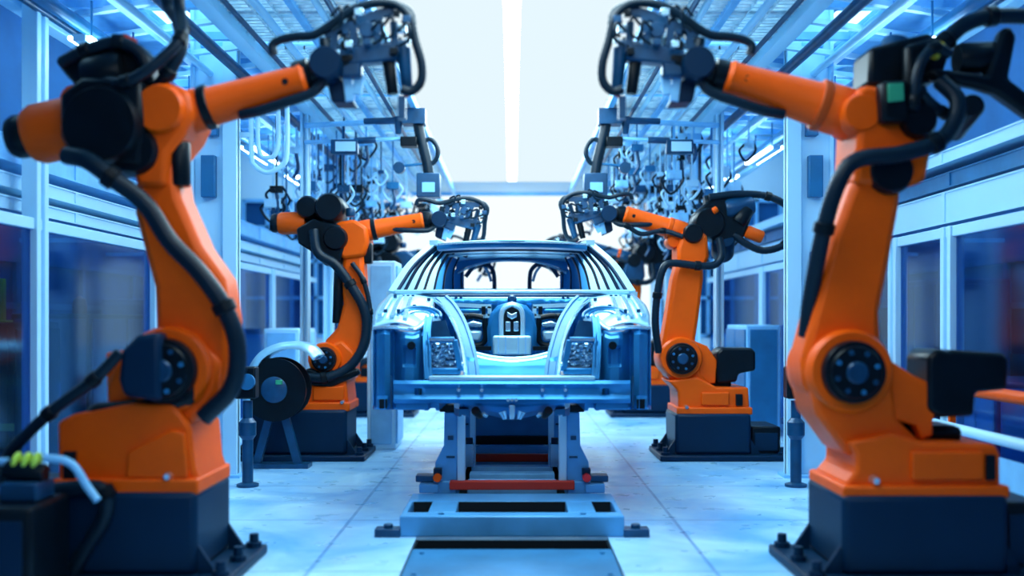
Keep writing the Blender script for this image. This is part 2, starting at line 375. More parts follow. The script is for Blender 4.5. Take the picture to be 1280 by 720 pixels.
# ------------------------------------------------------------------ safety fences
def fence(sx, posts, label):
    t = empty('safety_fence', (sx*3.3,10,0), label, 'fence')
    X = sx*3.3
    ys = sorted(posts)
    for y in ys:
        hh = 3.58 if y < 7.5 and sx < 0 else 2.06
        p = MB(); p.box((X-.055,y-.09,0),(X+.055,y-.03,hh)); p.box((X-.055,y+.03,0),(X+.055,y+.09,hh)); p.box((X-.03,y-.03,0),(X+.03,y+.03,hh))
        po = p.build('post', 'white', t, bevel=.006)
        if y < 14: MB().box((X-.08,y-.14,0),(X+.08,y+.14,.015)).build('foot_plate', 'midsteel', po)
    MB().box((X-.035,4.5,1.98),(X+.035,17.4,2.06)).build('top_rail', 'white', t, bevel=.006)
    MB().box((X-.03,4.5,.10),(X+.03,17.4,.16)).build('bottom_rail', 'lightblue', t, bevel=.006)
    e = [4.5]+ys+[17.4]
    for a, b in zip(e, e[1:]):
        if b-a > .3: MB().box((X-.006,a+.09,.16),(X+.006,b-.09,1.98)).build('pane', 'glass', t, smooth=False)
    return t
fence(-1, [5.6,7.2,9.55,11.8,14.2], 'white framed glass safety fence in front of the brown crates')
fence(1, [5.9,7.8,8.9,11.2,13.6], 'white framed glass safety fence right behind the orange pipe')
# ducts / trays above the fences
def tray(sx, x, z0, z1, m, label, name='cable_tray', cat='cable tray', group=None):
    b = MB(); b.box((sx*x,4.6,z0),(sx*(x+.35),17.6,z1)); b.box((sx*(x-.01),4.6,z0-.012),(sx*(x+.36),17.6,z0)); b.box((sx*(x-.01),4.6,z1),(sx*(x+.36),17.6,z1+.012))
    for i in range(9): y = 5.2+i*1.5; b.box((sx*(x-.012),y,z0),(sx*x,y+.05,z1))
    for i in range(6): y = 5.9+i*2.2; b.box((sx*(x+.35),y,z0),(sx*4.88,y+.04,z0+.04))
    return tag(b.build(name, m, smooth=False), label, cat, group)
tray(1,3.42,2.13,2.36,'white','white boxed duct running just above the fence with the orange pipe','duct','duct')
tray(1,3.46,2.42,2.52,'midsteel','mid blue cable tray running over the white duct')
tray(1,3.40,2.60,2.68,'white','slim white cable tray, highest above the fence with the orange pipe')
tray(-1,3.45,2.13,2.20,'white','slim white cable tray resting closest above the fence with brown crates behind')
tray(-1,3.45,2.28,2.36,'white','slim white cable tray, middle of the three above the brown crates')
tray(-1,3.45,2.46,2.62,'lightblue','deep pale blue cable tray, top of the three above the brown crates')

# ------------------------------------------------------------------ things behind the fences
def cabinet(name, x0,x1,y0,y1,h,m,label,cat,doors=2,dm=None,z0=0):
    t = empty(name, ((x0+x1)/2,(y0+y1)/2,z0), label, cat)
    MB().box((x0,y0,z0),(x1,y1,z0+h)).build('body', m, t, bevel=.015)
    inner = x1 if x0 < 0 else x0; s = 1 if x0 < 0 else -1; L = (y1-y0)/doors
    for k in range(doors):
        d = MB().box((inner,y0+k*L+.02,z0+.06),(inner+s*.02,y0+(k+1)*L-.02,z0+h-.05)).build('door', dm or m, t, bevel=.006)
        MB().box((inner+s*.02,y0+(k+1)*L-.1,z0+h*.5),(inner+s*.045,y0+(k+1)*L-.07,z0+h*.6)).build('handle', 'chrome', d)
    # end door facing the camera side
    d = MB().box((x0+.04,y0-.02,z0+.06),(x1-.04,y0,z0+h-.05)).build('end_panel', dm or m, t, bevel=.006)
    return t
ct = cabinet('crate',-4.7,-4.05,8.45,9.3,1.34,'brown','brown crate with a yellow band behind the fence glass','crate',2)
MB().box((-4.71,8.42,.46),(-4.04,8.44,.52)).build('band','yellow',ct)
cabinet('storage_cabinet',-4.7,-3.95,9.75,11.5,1.42,'black','black cabinet behind the fence with a red light on top','cabinet',2,'darkblue')
tag(MB().cyl((-4.28,10.3,1.42),(-4.28,10.3,1.52),.07,seg=16).lathe((-4.28,10.3,1.52),(-4.28,10.3,1.60),[(0,.07),(.6,.055),(1,.01)],seg=16).build('warning_light','redbright'),'small red warning light on top of the black cabinet','warning light')
cabinet('storage_cabinet',-4.7,-3.95,11.9,13.9,1.6,'midsteel','blue cabinet behind the fence beyond the black cabinet','cabinet',3)
tag(MB().box((-4.28,8.5,1.34),(-4.16,8.56,1.70)).box((-4.32,8.46,1.34),(-4.12,8.60,1.36)).build('sign_board','yellow',bevel=.01),'narrow yellow upright board standing on the brown crate','board')
cabinet('storage_cabinet',3.95,4.7,8.5,9.5,.85,'midsteel','low pale-doored cabinet behind the fence, shorter than the purple-blue one','cabinet',3,'lightblue')
cabinet('storage_cabinet',4.0,4.7,9.8,10.8,1.75,'purple','tall purple-blue cabinet behind the glass fence','cabinet',2)
cabinet('storage_cabinet',3.95,4.7,11.1,13.1,1.5,'darkblue','dark blue cabinet beyond the purple-blue one','cabinet',3)
op = MB(); op.cyl((3.13,5.0,.88),(3.13,9.6,.88),.042,seg=14)
for y in (5.4,7.4,9.4): op.box((3.11,y-.02,0),(3.15,y+.02,.86))
tag(op.build('orange_pipe','orange'),'long orange pipe on short stands running along the glass fence','pipe')
lr = empty('guard_rail',(2.98,6.7,0),'bright white low guard rail behind the pedestal of the green-marked robot','guard rail')
MB().cyl((2.98,5.2,.63),(2.98,8.4,.63),.035,seg=14).build('rail','white',lr)
for y in (5.5,7.0,8.3): MB().cyl((2.98,y,0),(2.98,y,.62),.022,seg=10).build('post','lightblue',lr)
MB().box((2.97,5.6,.12),(2.99,6.9,.52)).build('panel','lightblue',lr)
MB().box((2.97,7.1,.12),(2.99,8.2,.52)).build('panel','midsteel',lr)
# white machine cabinets at the far left/right between columns
cabinet('control_cabinet',-3.15,-2.7,13.2,14.3,1.25,'white','white control cabinet standing behind the far left column','cabinet',2,'lightblue')
cabinet('control_cabinet',2.75,3.15,12.2,13.3,1.3,'lightblue','pale blue control cabinet standing behind the far right column','cabinet',2,'midsteel')
cabinet('press_cabinet',-1.52,-1.22,10.9,11.5,1.98,'white','white machine housing with rounded edge beside the car body','cabinet',1,'lightblue')
# small dark service stands by the columns
def stand(x,y,label):
    t = empty('service_stand',(x,y,0),label,'stand')
    MB().lathe((x,y,0),(x,y,.7),[(0,.09),(.03,.09),(.05,.045),(.55,.045),(.6,.07),(.75,.07),(.8,.04),(1,.04)],seg=16).build('pole','darkblue',t)
    b = MB(); b.box((x-.09,y-.08,.72),(x+.08,y+.06,.98)); b.build('valve_body','black',t,bevel=.015)
    MB().lathe((x+.02,y-.12,.86),(x+.02,y-.08,.86),[(0,.05),(0,.065),(1,.065),(1,.02)],seg=18).build('handwheel','midsteel',t)
stand(-2.16,8.5,'dark valve stand next to the white column near the cable reel')
stand(2.32,8.5,'dark valve stand beside the column, near the green-marked robot')

# ------------------------------------------------------------------ robots
def robot(S):
    d = S['d']; s = F/d; off = Vector(S.get('off',(0,0,0)))
    def R(px, py, dy=0): return Vector(((px-640)/s, d+dy, CAMZ+(HY-py)/s))+off
    root = empty('welding_robot', (R(S['base_x'],0).x, d+off.y, 0), S['label'], 'robot', S.get('group'))
    def pr(name, poly, y0, y1, m, bevel=.015, parent=None):
        return MB().prism([(R(a,b).x,R(a,b).z) for a,b in poly], d+off.y+y0, d+off.y+y1).build(name, m, parent or root, bevel=bevel)
    w = lambda v: v*s/230.0           # pixel sizes below are written for the near robots
    k = s/230.0; sg = S['sg']         # sg: +1 the line lies to the left of the robot, -1 to its right
    # pedestal and floor plate
    x0, x1 = S['ped']; yt, = S['pedtop'],
    X0, X1 = R(x0,0).x, R(x1,0).x; zt = R(0,yt).z; yc = d+off.y
    px0, px1 = S['plate']; A, B = R(px0,0).x, R(px1,0).x
    bp = MB().box((A,yc-.42,0),(B,yc+.42,.055)).build('base_plate','navy',root,bevel=.012)
    for (bx,by) in ((A+.06,yc-.34),(B-.06,yc-.34),(A+.06,yc+.34),(B-.06,yc+.34),(A+.06,yc),(B-.06,yc)):
        MB().lathe((bx,by,.05),(bx,by,.13),[(0,.045),(.4,.045),(.42,.028),(1,.026)],seg=10).build('anchor_bolt','navy',bp,ang=30)
    c = .1
    MB().quadbox([(X0,yc-.33,.05),(X1,yc-.33,.05),(X1,yc+.33,.05),(X0,yc+.33,.05),(X0,yc-.33,zt),(X1,yc-.33,zt),(X1,yc+.33,zt),(X0,yc+.33,zt)]).build('pedestal','navy',root,bevel=.035)
    for gx in (X0,X1):
        o = -1 if gx == X0 else 1
        for ya in (-.3,.27): MB().prism([(gx,.05),(gx+o*.10,.05),(gx,.2)], yc+ya, yc+ya+.03).build('gusset','navy',root)
    if 'sidebox' in S:
        a0,a1,b0,b1 = S['sidebox']; q = R(a0,b1); r = R(a1,b0)
        sb = MB().box((q.x,yc-.25,q.z),(r.x,yc+.3,r.z)).build('connection_box','black',root,bevel=.02)
        MB().box((q.x+.03,yc-.262,q.z+.05),(r.x-.03,yc-.25,r.z-.06)).build('cover','navy',sb,bevel=.006)
    # orange base casting
    pr('base', S['base'], -.27, .27, 'orange', .02)
    fz = R(0,S['flange'][2]).z; fz2 = R(0,S['flange'][3]).z; f0, f1 = R(S['flange'][0],0).x, R(S['flange'][1],0).x
    MB().box((f0,yc-.31,fz2),(f1,yc+.31,fz)).build('flange','orange',root,bevel=.014)
    if 'rib' in S: 
        rb = pr('base_cover', S['rib'], -.295, -.26, 'orange', .012)
    if 'slot' in S: pr('slot_cover', S['slot'], -.30, -.262, 'black', .004)
    bc = R(*S['bolt']); MB().lathe(bc+Vector((0,-.325,0)),bc+Vector((0,-.26,0)),[(0,.016),(.4,.024),(1,.024)],seg=12).build('bolt','chrome',root)
    # carousel
    pr('carousel', S['carousel'], -.20, .22, 'orange', .03)
    if 'bracket' in S:
        pr('motor_bracket', S['bracket'], -.18, .12, 'orange', .012)
    # rear motor of the shoulder
    for poly, y0, y1 in S.get('motors', []): 
        mo = pr('motor', poly, y0, y1, 'black', .03*k+.008)
    # shoulder disc
    ax, ay, ar = S['A2']; C = R(ax, ay)
    rr = ar/s
    MB().lathe(C+Vector((0,-.245,0)),C+Vector((0,.25,0)),[(0,rr*1.28),(.06,rr*1.38),(.94,rr*1.38),(1,rr*1.28)],seg=44).build('shoulder_joint','orange',root)
    sd = MB().lathe(C+Vector((0,-.325,0)),C+Vector((0,-.24,0)),[(0,rr*.80),(.1,rr*.84),(.28,rr*.84),(.32,rr*.98),(.6,rr*1.02),(1,rr*1.02)],seg=40).build('shoulder_cover','black',root)
    hb = MB().lathe(C+Vector((0,-.34,0)),C+Vector((0,-.32,0)),[(0,rr*.30),(.5,rr*.36),(1,rr*.36)],seg=24).build('hub','darkblue',sd)
    for q in range(8):
        a = 2*math.pi*q/8+.3; c2 = C+Vector((math.cos(a)*rr*.66,-.335,math.sin(a)*rr*.66))
        MB().cyl(c2,c2+Vector((0,.02,0)),rr*.07+.003,seg=8).build('bolt','darkblue' if q%3 else 'midsteel',sd)
    if 'shoulder_box' in S: pr('shoulder_motor', S['shoulder_box'], -.36, -.2, 'navy', .03)
    # link arm
    la = pr('link_arm', S['link'], -.16, .14, S.get('link_m','orange'), .04)
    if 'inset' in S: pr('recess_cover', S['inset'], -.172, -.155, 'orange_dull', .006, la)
    for poly in S.get('cylinders', []):
        a, b, r = poly; MB().cyl(R(*a,-.1),R(*b,-.1),r/s,seg=20).build('balancer','black',root)
    # elbow
    pr('elbow', S['elbow'], -.2, .2, S.get('arm_m','orange'), .035)
    for nm, a, b, r, m in S.get('rounds', []):
        MB().cyl(R(*a),R(*b),r/s,seg=28,bev=.14).build(nm, m, root)
    for nm, poly, y0, y1, m in S.get('blocks', []):
        pr(nm, poly, y0, y1, m, .012+.012*k)
    # forearm
    (a0,b0,r0),(a1,b1,r1) = S['forearm']
    p, q = R(a0,b0,-.03), R(a1,b1,-.03)
    fa = MB().lathe(p,q,[(0,r0/s*.9),(.03,r0/s),(.22,r0/s*1.0),(.25,r0/s*.90),(.93,r1/s),(.97,r1/s*1.06),(1,r1/s*.9)],seg=36).build('forearm',S.get('arm_m','orange'),root)
    MB().lathe(p.lerp(q,.235),p.lerp(q,.30),[(0,r0/s*.98),(.1,r0/s*1.03),(.9,r0/s*1.03),(1,r0/s*.98)],seg=36).build('collar',S.get('collar','black'),fa)
    e = p.lerp(q,.86)
    MB().lathe(e+Vector((0,-r1/s*1.02,0)),e+Vector((0,-r1/s*.8,0)),[(0,.018),(1,.02)],seg=12).build('port','black',fa)
    # hoses
    for pts, r in S['hoses']:
        MB().tube([R(*c3) for c3 in pts],r/s,seg=12,rib=.028 if k > .8 else .04).build('hose','rubber',root)
        for t_ in (.33,.7):
            i = int(t_*(len(pts)-1)); c3 = R(*pts[i]); n3 = (R(*pts[i+1])-R(*pts[max(0,i-1)])).normalized()*.03
            MB().lathe(c3-n3,c3+n3,[(0,r/s*1.15),(.1,r/s*1.3),(.9,r/s*1.3),(1,r/s*1.15)],seg=14).build('hose_clamp','black',root)
    # ---- wrist and welding gun. local frame: G(u,v,y) metres, u towards the line, v up
    th = S['gun_rot']; W0 = R(*S['wrist'])
    gsc = S.get('gun_scale',1.)
    def G(px, py, dy=0):            # written on the green-marked robot's pixels around its wrist (905,98)
        u = (905-px)/230*gsc; v = (98-py)/230*gsc
        U = u*math.cos(th)-v*math.sin(th); V = u*math.sin(th)+v*math.cos(th)
        return W0+Vector((-sg*U, dy, V))
    L = 230/gsc
    wr = MB(); wr.lathe(G(910,99),G(872,90),[(0,20/L),(.1,22/L),(.5,22/L),(.55,18/L),(1,17/L)],seg=28); wo = wr.build('wrist','black',root)
    MB().cyl(G(868,84,-.13),G(868,84,.13),20/L,seg=28).build('wrist_joint','navy',wo)
    MB().cyl(G(866,82),G(835,74),14/L,12/L,seg=24).build('wrist_flange','black',wo)
    g = MB()
    g.bar(G(866,74),G(782,66),.10,.10); g.bar(G(852,84),G(826,84),.09,.12); g.bar(G(800,62),G(770,60),.07,.08)
    gun = g.build('welding_gun','darkblue',root,bevel=.014)
    MB().cyl(G(775,60),G(770,112),9.5/L,7/L,seg=18).build('electrode_arm','darkblue',gun)
    MB().cyl(G(794,70),G(788,118),8.5/L,7/L,seg=18).build('electrode_arm','black',gun)
    MB().cyl(G(772,110),G(771,122),4/L,2.5/L,seg=12).build('electrode_tip','redbright',gun)
    MB().bar(G(776,122,-.02),G(776,150,-.02),.045,.04).build('electrode_holder','darkblue',gun)
    MB().bar(G(872,46,-.02),G(786,13,-.02),.035,.05).build('upper_rail','darkblue',gun,bevel=.006)
    MB().bar(G(862,60,.06),G(800,40,.06),.04,.06).build('transformer','bodylight',gun,bevel=.01)
    MB().cyl(G(818,42,-.09),G(818,42,.09),10/L,seg=20).build('cylinder','darkblue',gun)
    for a,b in (((836,30),(834,60)),((803,24),(806,60)),((786,30),(784,60)),((858,46),(862,72))): MB().bar(G(*a,-.04),G(*b,-.04),.022,.04).build('strut','darkblue',gun)
    for a,b in (((846,92),(842,126)),((830,92),(834,118))): MB().bar(G(*a,.02),G(*b,.02),.03,.05).build('mounting_bar','lightblue',gun,bevel=.006)
    MB().prism([(G(874,88).x,G(874,88).z),(G(866,126).x,G(866,126).z),(G(838,127).x,G(838,127).z),(G(852,100).x,G(852,100).z)],yc+.02,yc+.2).build('gun_bracket','navy',gun,bevel=.01)
    rnd = random.Random(5)
    for i in range(22):
        a = rnd.uniform(768,862); b = rnd.uniform(18,72)
        c3 = G(a,b,rnd.uniform(-.12,.1)); z = rnd.uniform(.010,.024)
        MB().box(c3-Vector((z,z,z*.7)),c3+Vector((z,z,z))).build('fitting',('foil','darkblue','black')[i%3],gun,bevel=.003)
    for i in range(14):
        a = rnd.uniform(770,862); b = rnd.uniform(16,80); y_ = rnd.uniform(-.1,.1)
        MB().tube([G(a,b,y_),G(a-12,b-8,y_-.04),G(a-14,b+10,y_-.02),G(a-2,b+18,y_)],.009,seg=6,n=4).build('small_hose','rubber',gun)
    loops = [
     ([(934,71,-.05),(936,60,-.05),(926,53,-.05),(907,49,-.05),(885,47,-.05),(866,36,-.05),(840,18,-.05),(812,8,-.05),(785,9,-.05),(767,24,-.05),(759,54,-.05),(751,83,-.05),(752,105,-.05),(764,117,-.05),(776,114,-.05)],5.5),
     ([(786,11,.05),(806,12,.05),(830,24,.05),(850,35,.05),(870,49,.05)],5),
     ([(974,147,-.08),(948,143,-.1),(915,132,-.1),(884,119,-.08),(872,100,-.06),(868,78,-.06),(872,52,-.05)],6.5),
     ([(762,30,0),(766,14,.02),(782,4,.04),(800,12,.06),(812,30,.06)],4)]
    for pts, r in loops:
        MB().tube([G(*c3) for c3 in pts],r/L,seg=10,rib=.03 if k>.8 else .05).build('hose','rubber',root)
    return root

FR = dict(d=5.65, sg=1, base_x=1130, label='large near orange welding robot with green marks on the black box at its elbow', group=None,
  ped=(1030,1226), pedtop=606, plate=(984,1262), sidebox=(1226,1278,618,702),
  base=[(1036,612),(1036,596),(1050,580),(1050,560),(1042,545),(1095,535),(1128,545),(1216,548),(1222,560),(1222,612)],
  flange=(1031,1229,596,611), rib=[(1114,590),(1114,556),(1200,556),(1200,590)], slot=[(1203,590),(1203,560),(1213,560),(1213,590)], bolt=(1070,590),
  carousel=[(1045,565),(1008,515),(1000,480),(1040,415),(1085,430),(1100,470),(1106,520),(1135,548),(1120,560)],
  bracket=[(1085,440),(1100,450),(1128,468),(1155,480),(1157,505),(1150,522),(1150,540),(1136,545),(1130,528),(1098,520),(1088,500)],
  motors=[([(1142,444),(1154,434),(1166,438),(1172,436),(1234,440),(1240,448),(1238,484),(1200,488),(1198,516),(1156,518),(1142,508)],-.2,.12),
          ([(1092,548),(1102,520),(1140,530),(1195,530),(1196,550)],-.1,.2)],
  A2=(1047,462,37),
  link=[(1000,420),(1010,380),(1030,300),(1052,240),(1060,222),(1116,222),(1112,262),(1098,340),(1088,390),(1090,440),(1092,490),(1060,516),(1018,512),(995,480),(992,450)],
  elbow=[(1054,236),(1058,170),(1056,122),(1068,115),(1082,118),(1108,108),(1140,130),(1146,200),(1140,232),(1118,240)],
  rounds=[('elbow_ring',(1098,220,-.22),(1098,220,.22),28,'black'),('motor',(1062,150,-.21),(1062,150,.1),24,'orange'),
          ('motor',(1186,80,-.1),(1238,78,-.1),20,'black'),('motor',(1196,140,-.2),(1206,158,.15),15,'black'),('motor',(1110,95,0),(1122,48,0),17,'darkblue'),('connector',(1149,82,-.18),(1160,66,-.18),7,'yellow'),
          ('motor',(1128,160,-.26),(1128,160,.1),22,'black')],
  blocks=[('elbow_box',[(1078,116),(1112,114),(1112,165),(1080,165)],-.29,-.18,'black'),
          ('elbow_indicator',[(1085,120),(1104,119),(1105,140),(1086,142)],-.297,-.288,'green'),
          ('motor_housing',[(1078,66),(1150,48),(1180,62),(1166,106),(1110,116),(1076,112)],-.12,.16,'black'),
          ('hose_bracket',[(1145,96),(1176,98),(1214,104),(1232,48),(1242,44),(1250,58),(1240,108),(1282,140),(1284,164),(1272,160),(1224,126),(1200,118),(1150,110)],-.2,-.1,'black'),
          ('carrier',[(1112,70),(1150,60),(1150,76),(1128,82),(1124,136),(1112,140)],-.24,-.16,'black')],
  forearm=((1066,146,31),(906,98,21)), collar='orange_dull',
  hoses=[([(1004,420,-.05),(1007,370,-.1),(1015,290,-.22),(1029,236,-.27),(1050,210,-.28),(1100,203,-.29),(1142,190,-.29),(1164,168,-.28),(1171,138,-.26),(1156,112,-.2)],10),
         ([(1172,58,-.1),(1195,38,-.1),(1230,26,-.08),(1290,24,-.05)],10),
         ([(1118,140,-.28),(1122,100,-.3),(1140,78,-.3),(1160,84,-.28)],6),
         ([(1160,150,-.2),(1140,140,-.25),(1124,128,-.27),(1118,150,-.27)],6)],
  wrist=(906,98), gun_rot=0.)
FL = dict(d=5.65, sg=-1, base_x=180, label='large near orange welding robot with black-capped orange motor and yellow-green connectors at its base',
  ped=(88,268), pedtop=602, plate=(82,312), sidebox=(30,88,600,700),
  base=[(100,606),(98,522),(118,512),(190,498),(236,500),(258,530),(262,575),(268,592),(266,606)],
  flange=(96,269,588,607), rib=[(182,588),(184,556),(236,530),(252,534),(256,588)], slot=[(108,590),(108,556),(122,556),(122,590)], bolt=(233,585),
  carousel=[(150,520),(150,478),(164,440),(206,410),(250,412),(288,450),(284,490),(250,530),(200,560),(150,560)],
  bracket=[(150,500),(148,440),(180,434),(182,490),(176,498)],
  motors=[([(120,520),(136,500),(180,496),(240,488),(262,470),(262,500),(200,522),(150,532)],-.26,-.19)],
  A2=(226,460,38), shoulder_box=[(182,436),(200,418),(228,414),(228,496),(184,490),(178,470)],
  link=[(180,270),(182,225),(226,196),(236,250),(262,310),(290,350),(297,400),(296,450),(286,490),(254,516),(214,512),(190,470),(206,410),(204,360)],
  elbow=[(194,178),(190,140),(200,118),(222,112),(248,122),(256,150),(244,176),(226,198),(222,240),(186,240),(178,200)],
  cylinders=[((232,182),(232,236),13)],
  rounds=[('motor',(108,158,-.05),(44,172,-.05),37,'orange'),('motor_cap',(46,171,-.05),(20,174,-.05),27,'black'),('motor',(104,130,-.12),(104,130,.12),20,'orange'),
          ('elbow_joint',(216,146,-.24),(216,146,.2),31,'orange'),('housing',(150,168,-.3),(150,168,.2),50,'black'),('housing',(184,196,-.24),(184,196,.2),30,'black'),
          ('motor',(120,104,-.12),(166,96,-.12),26,'black'),('red_cap',(160,56,-.1),(176,64,-.1),9,'red')],
  blocks=[('housing',[(100,130),(126,110),(196,112),(200,160),(196,215),(150,218),(112,204),(100,180)],-.26,.16,'black'),
          ('hose_bracket',[(76,80),(100,70),(148,62),(180,58),(200,80),(196,120),(110,120),(90,98)],-.1,.06,'black')],
  forearm=((216,148,27),(386,102,21)),
  hoses=[([(112,205,-.3),(140,212,-.34),(168,232,-.33),(204,262,-.28),(232,306,-.26),(268,344,-.26),(296,385,-.25),(311,430,-.24),(304,480,-.22),(268,518,-.2)],11),
         ([(200,120,-.1),(222,100,-.16),(238,70,-.16),(234,40,-.1),(212,10,0),(205,-20,0)],8),
         ([(150,112,-.2),(180,116,-.26),(214,96,-.26),(240,60,-.2),(232,20,-.1),(228,-20,-.1)],7),
         ([(88,84,-.1),(120,72,-.14),(160,62,-.14),(186,76,-.12),(196,110,-.1)],8),
         ([(180,438,-.34),(150,470,-.36),(96,510,-.34),(50,552,-.3),(32,574,-.25)],7),
         ([(30,580,-.3),(56,596,-.34),(92,600,-.36),(140,596,-.36),(164,602,-.36),(162,632,-.35),(140,668,-.34),(120,705,-.34)],9)],
  wrist=(374,98), gun_rot=0.)
FL['wrist'] = (374,98)
RL = dict(d=10.4, sg=-1, base_x=400, label='middle-distance orange welding robot standing beside the cable reel',
  ped=(316,440), pedtop=508, plate=(306,463), 
  base=[(361,510),(361,478),(372,470),(392,474),(398,468),(438,472),(442,510)],
  flange=(358,443,500,511), rib=[(398,498),(398,482),(436,480),(436,498)], slot=[(368,500),(368,484),(380,484),(380,500)], bolt=(434,500),
  carousel=[(394,478),(400,440),(430,424),(448,440),(446,466),(436,478)],
  motors=[([(394,458),(420,470),(452,458),(456,466),(420,482),(372,478),(372,468)],-.3,-.2)],
  A2=(411,448,15),
  link=[(430,345),(432,310),(456,310),(458,345),(460,385),(460,420),(448,455),(430,470),(412,466),(404,450),(410,425),(424,410),(432,380)],
  elbow=[(416,300),(424,280),(446,276),(462,286),(464,304),(458,322),(432,326)],
  cylinders=[((426,338),(424,404),6.5)],
  rounds=[('motor',(384,279,-.05),(350,280,-.05),14,'orange'),('motor_cap',(351,280,-.05),(341,279,-.05),12,'black'),('motor',(384,262,-.1),(394,274,.1),13,'black'),('motor',(388,261,-.2),(388,261,.1),14,'black'),
          ('motor',(416,262,-.25),(416,262,.15),18,'black'),('motor',(424,300,-.26),(424,300,.1),15,'black'),('connector',(440,262,-.1),(440,272,-.1),6,'darkblue')],
  blocks=[('housing',[(376,288),(396,276),(430,284),(434,312),(428,332),(412,334),(394,316),(378,306)],-.22,.16,'black'),('cylinder_end',[(456,304),(466,304),(466,330),(456,330)],-.1,.05,'black')],
  forearm=((446,291,13.5),(530,276,10)),
  hoses=[([(398,290,-.26),(404,318,-.28),(424,332,-.25),(442,356,-.23),(458,384,-.22),(462,410,-.22),(456,438,-.24),(438,460,-.26),(412,470,-.3),(388,470,-.3),(368,476,-.3),(352,500,-.3),(340,520,-.28)],6),
         ([(444,330,-.2),(458,352,-.2),(466,390,-.2),(462,430,-.2),(446,456,-.2)],3)],
  wrist=(530,275), gun_rot=-.36, gun_scale=.92)
RR = dict(d=10.4, sg=1, base_x=886, label='middle-distance orange welding robot with a wide black hose loop behind its elbow',
  ped=(838,930), pedtop=513, plate=(818,975), sidebox=(932,968,530,566),
  base=[(843,514),(842,486),(830,474),(866,470),(890,482),(928,482),(930,514)],
  flange=(840,932,506,515), rib=[(870,504),(870,488),(904,488),(904,504)], slot=[(912,504),(912,490),(920,490),(920,504)], bolt=(852,506),
  carousel=[(842,484),(826,462),(828,430),(850,420),(868,430),(872,466),(890,484)],
  bracket=[(860,424),(880,432),(892,450),(890,478),(868,478),(864,450)],
  motors=[([(891,440),(898,434),(934,434),(939,440),(939,462),(918,466),(916,476),(892,478)],-.2,.15),([(866,484),(868,474),(912,474),(912,486)],-.1,.15)],
  A2=(847,447,19),
  link=[(826,424),(832,390),(838,350),(844,328),(876,328),(876,350),(870,400),(866,424),(872,455),(862,472),(836,470),(822,450)],
  elbow=[(843,334),(843,312),(850,290),(862,284),(880,296),(882,322),(876,336)],
  rounds=[('motor',(862,294,-.24),(862,294,.1),12,'black'),('motor',(840,303,-.12),(840,303,.12),8,'orange'),('motor',(884,280,-.15),(884,280,.2),20,'black'),('motor',(905,262,-.05),(940,256,-.05),13,'darkblue'),
          ('motor',(902,300,-.1),(906,318,.12),14,'navy'),('motor',(880,254,0),(912,252,0),10,'black'),('motor_cap',(930,290,-.1),(950,298,-.1),8,'orange'),('connector',(886,267,-.22),(891,264,-.22),4,'orange'),('motor',(920,280,-.1),(932,262,-.1),9,'black')],
  blocks=[('housing',[(866,268),(886,250),(930,246),(940,266),(926,300),(898,304),(876,296)],-.1,.16,'black')],
  forearm=((856,292,13.5),(780,268,10.5)), collar='orange',
  hoses=[([(820,440,-.2),(815,405,-.24),(817,370,-.26),(823,340,-.28),(834,331,-.28),(866,334,-.28),(886,333,-.28),(895,322,-.27),(893,300,-.24)],4.6),
         ([(884,248,-.1),(920,244,-.1),(957,247,-.1),(984,262,-.1),(994,284,-.1),(978,306,-.1),(952,314,-.1),(930,306,-.1),(915,294,-.08)],4.5),
         ([(782,284,-.14),(800,294,-.14),(826,290,-.14),(850,298,-.2)],3)],
  wrist=(780,268), gun_rot=-.36, gun_scale=.92)
robot(FR); robot(FL); robot(RL); robot(RR)
def far(S, d, dx, label, gun, **kw):
    T = dict(S); T.update(kw); T['rounds'] = [r_[:4]+('black',) if r_[4] == 'orange' else r_ for r_ in S['rounds']]; T['label'] = label; T['off'] = (dx, d-S['d'], 0); T['gun_rot'] = gun
    r = robot(T); return r
far(RR, 14.9, -.05, 'far orange welding robot half hidden behind the car body, its upright arm showing', -.55, arm_m='darkblue')
far(RL, 14.9, .05, 'far welding robot with dark covered arm behind the robot beside the cable reel', -.55, arm_m='darkblue', link_m='darkblue')

# connectors at the base of the near robot
cn = empty('cable_connector', P(34,585,5.0), 'black cable connector with yellow-green rings on the dark box', 'connector')
c = P(34,585,5.0)
MB().cyl(c+Vector((-.10,0,-.01)),c+Vector((.09,0,-.03)),.05,seg=20).build('plug','black',cn)
for dx in (-.05,.0,.045): MB().lathe(c+Vector((dx-.012,0,.035)),c+Vector((dx+.012,0,.03)),[(0,.036),(.3,.045),(.7,.045),(1,.036)],seg=18).build('ring','lime',cn)
MB().tube([c+Vector((.08,0,.05)),c+Vector((.2,.02,.02)),c+Vector((.28,.03,-.1)),c+Vector((.33,.02,-.16))],.02).build('cable','lightblue',cn)
MB().tube([c+Vector((-.09,0,.03)),c+Vector((-.2,0,.02)),c+Vector((-.3,.03,-.08))],.02).build('cable','lightblue',cn)
dc = empty('power_box', (-2.45,5.0,0), 'low black power box under the yellow-green cable connector', 'power box')
MB().box((-2.9,4.76,0),(-2.2,5.18,.5)).build('body','black',dc,bevel=.02)
MB().box((-2.86,4.75,.06),(-2.57,4.76,.44)).build('door','navy',dc,bevel=.006); MB().box((-2.53,4.75,.06),(-2.24,4.76,.44)).build('door','navy',dc,bevel=.006)
MB().box((-2.42,4.9,.5),(-2.24,5.1,.59)).build('socket_block','darkblue',dc,bevel=.01)

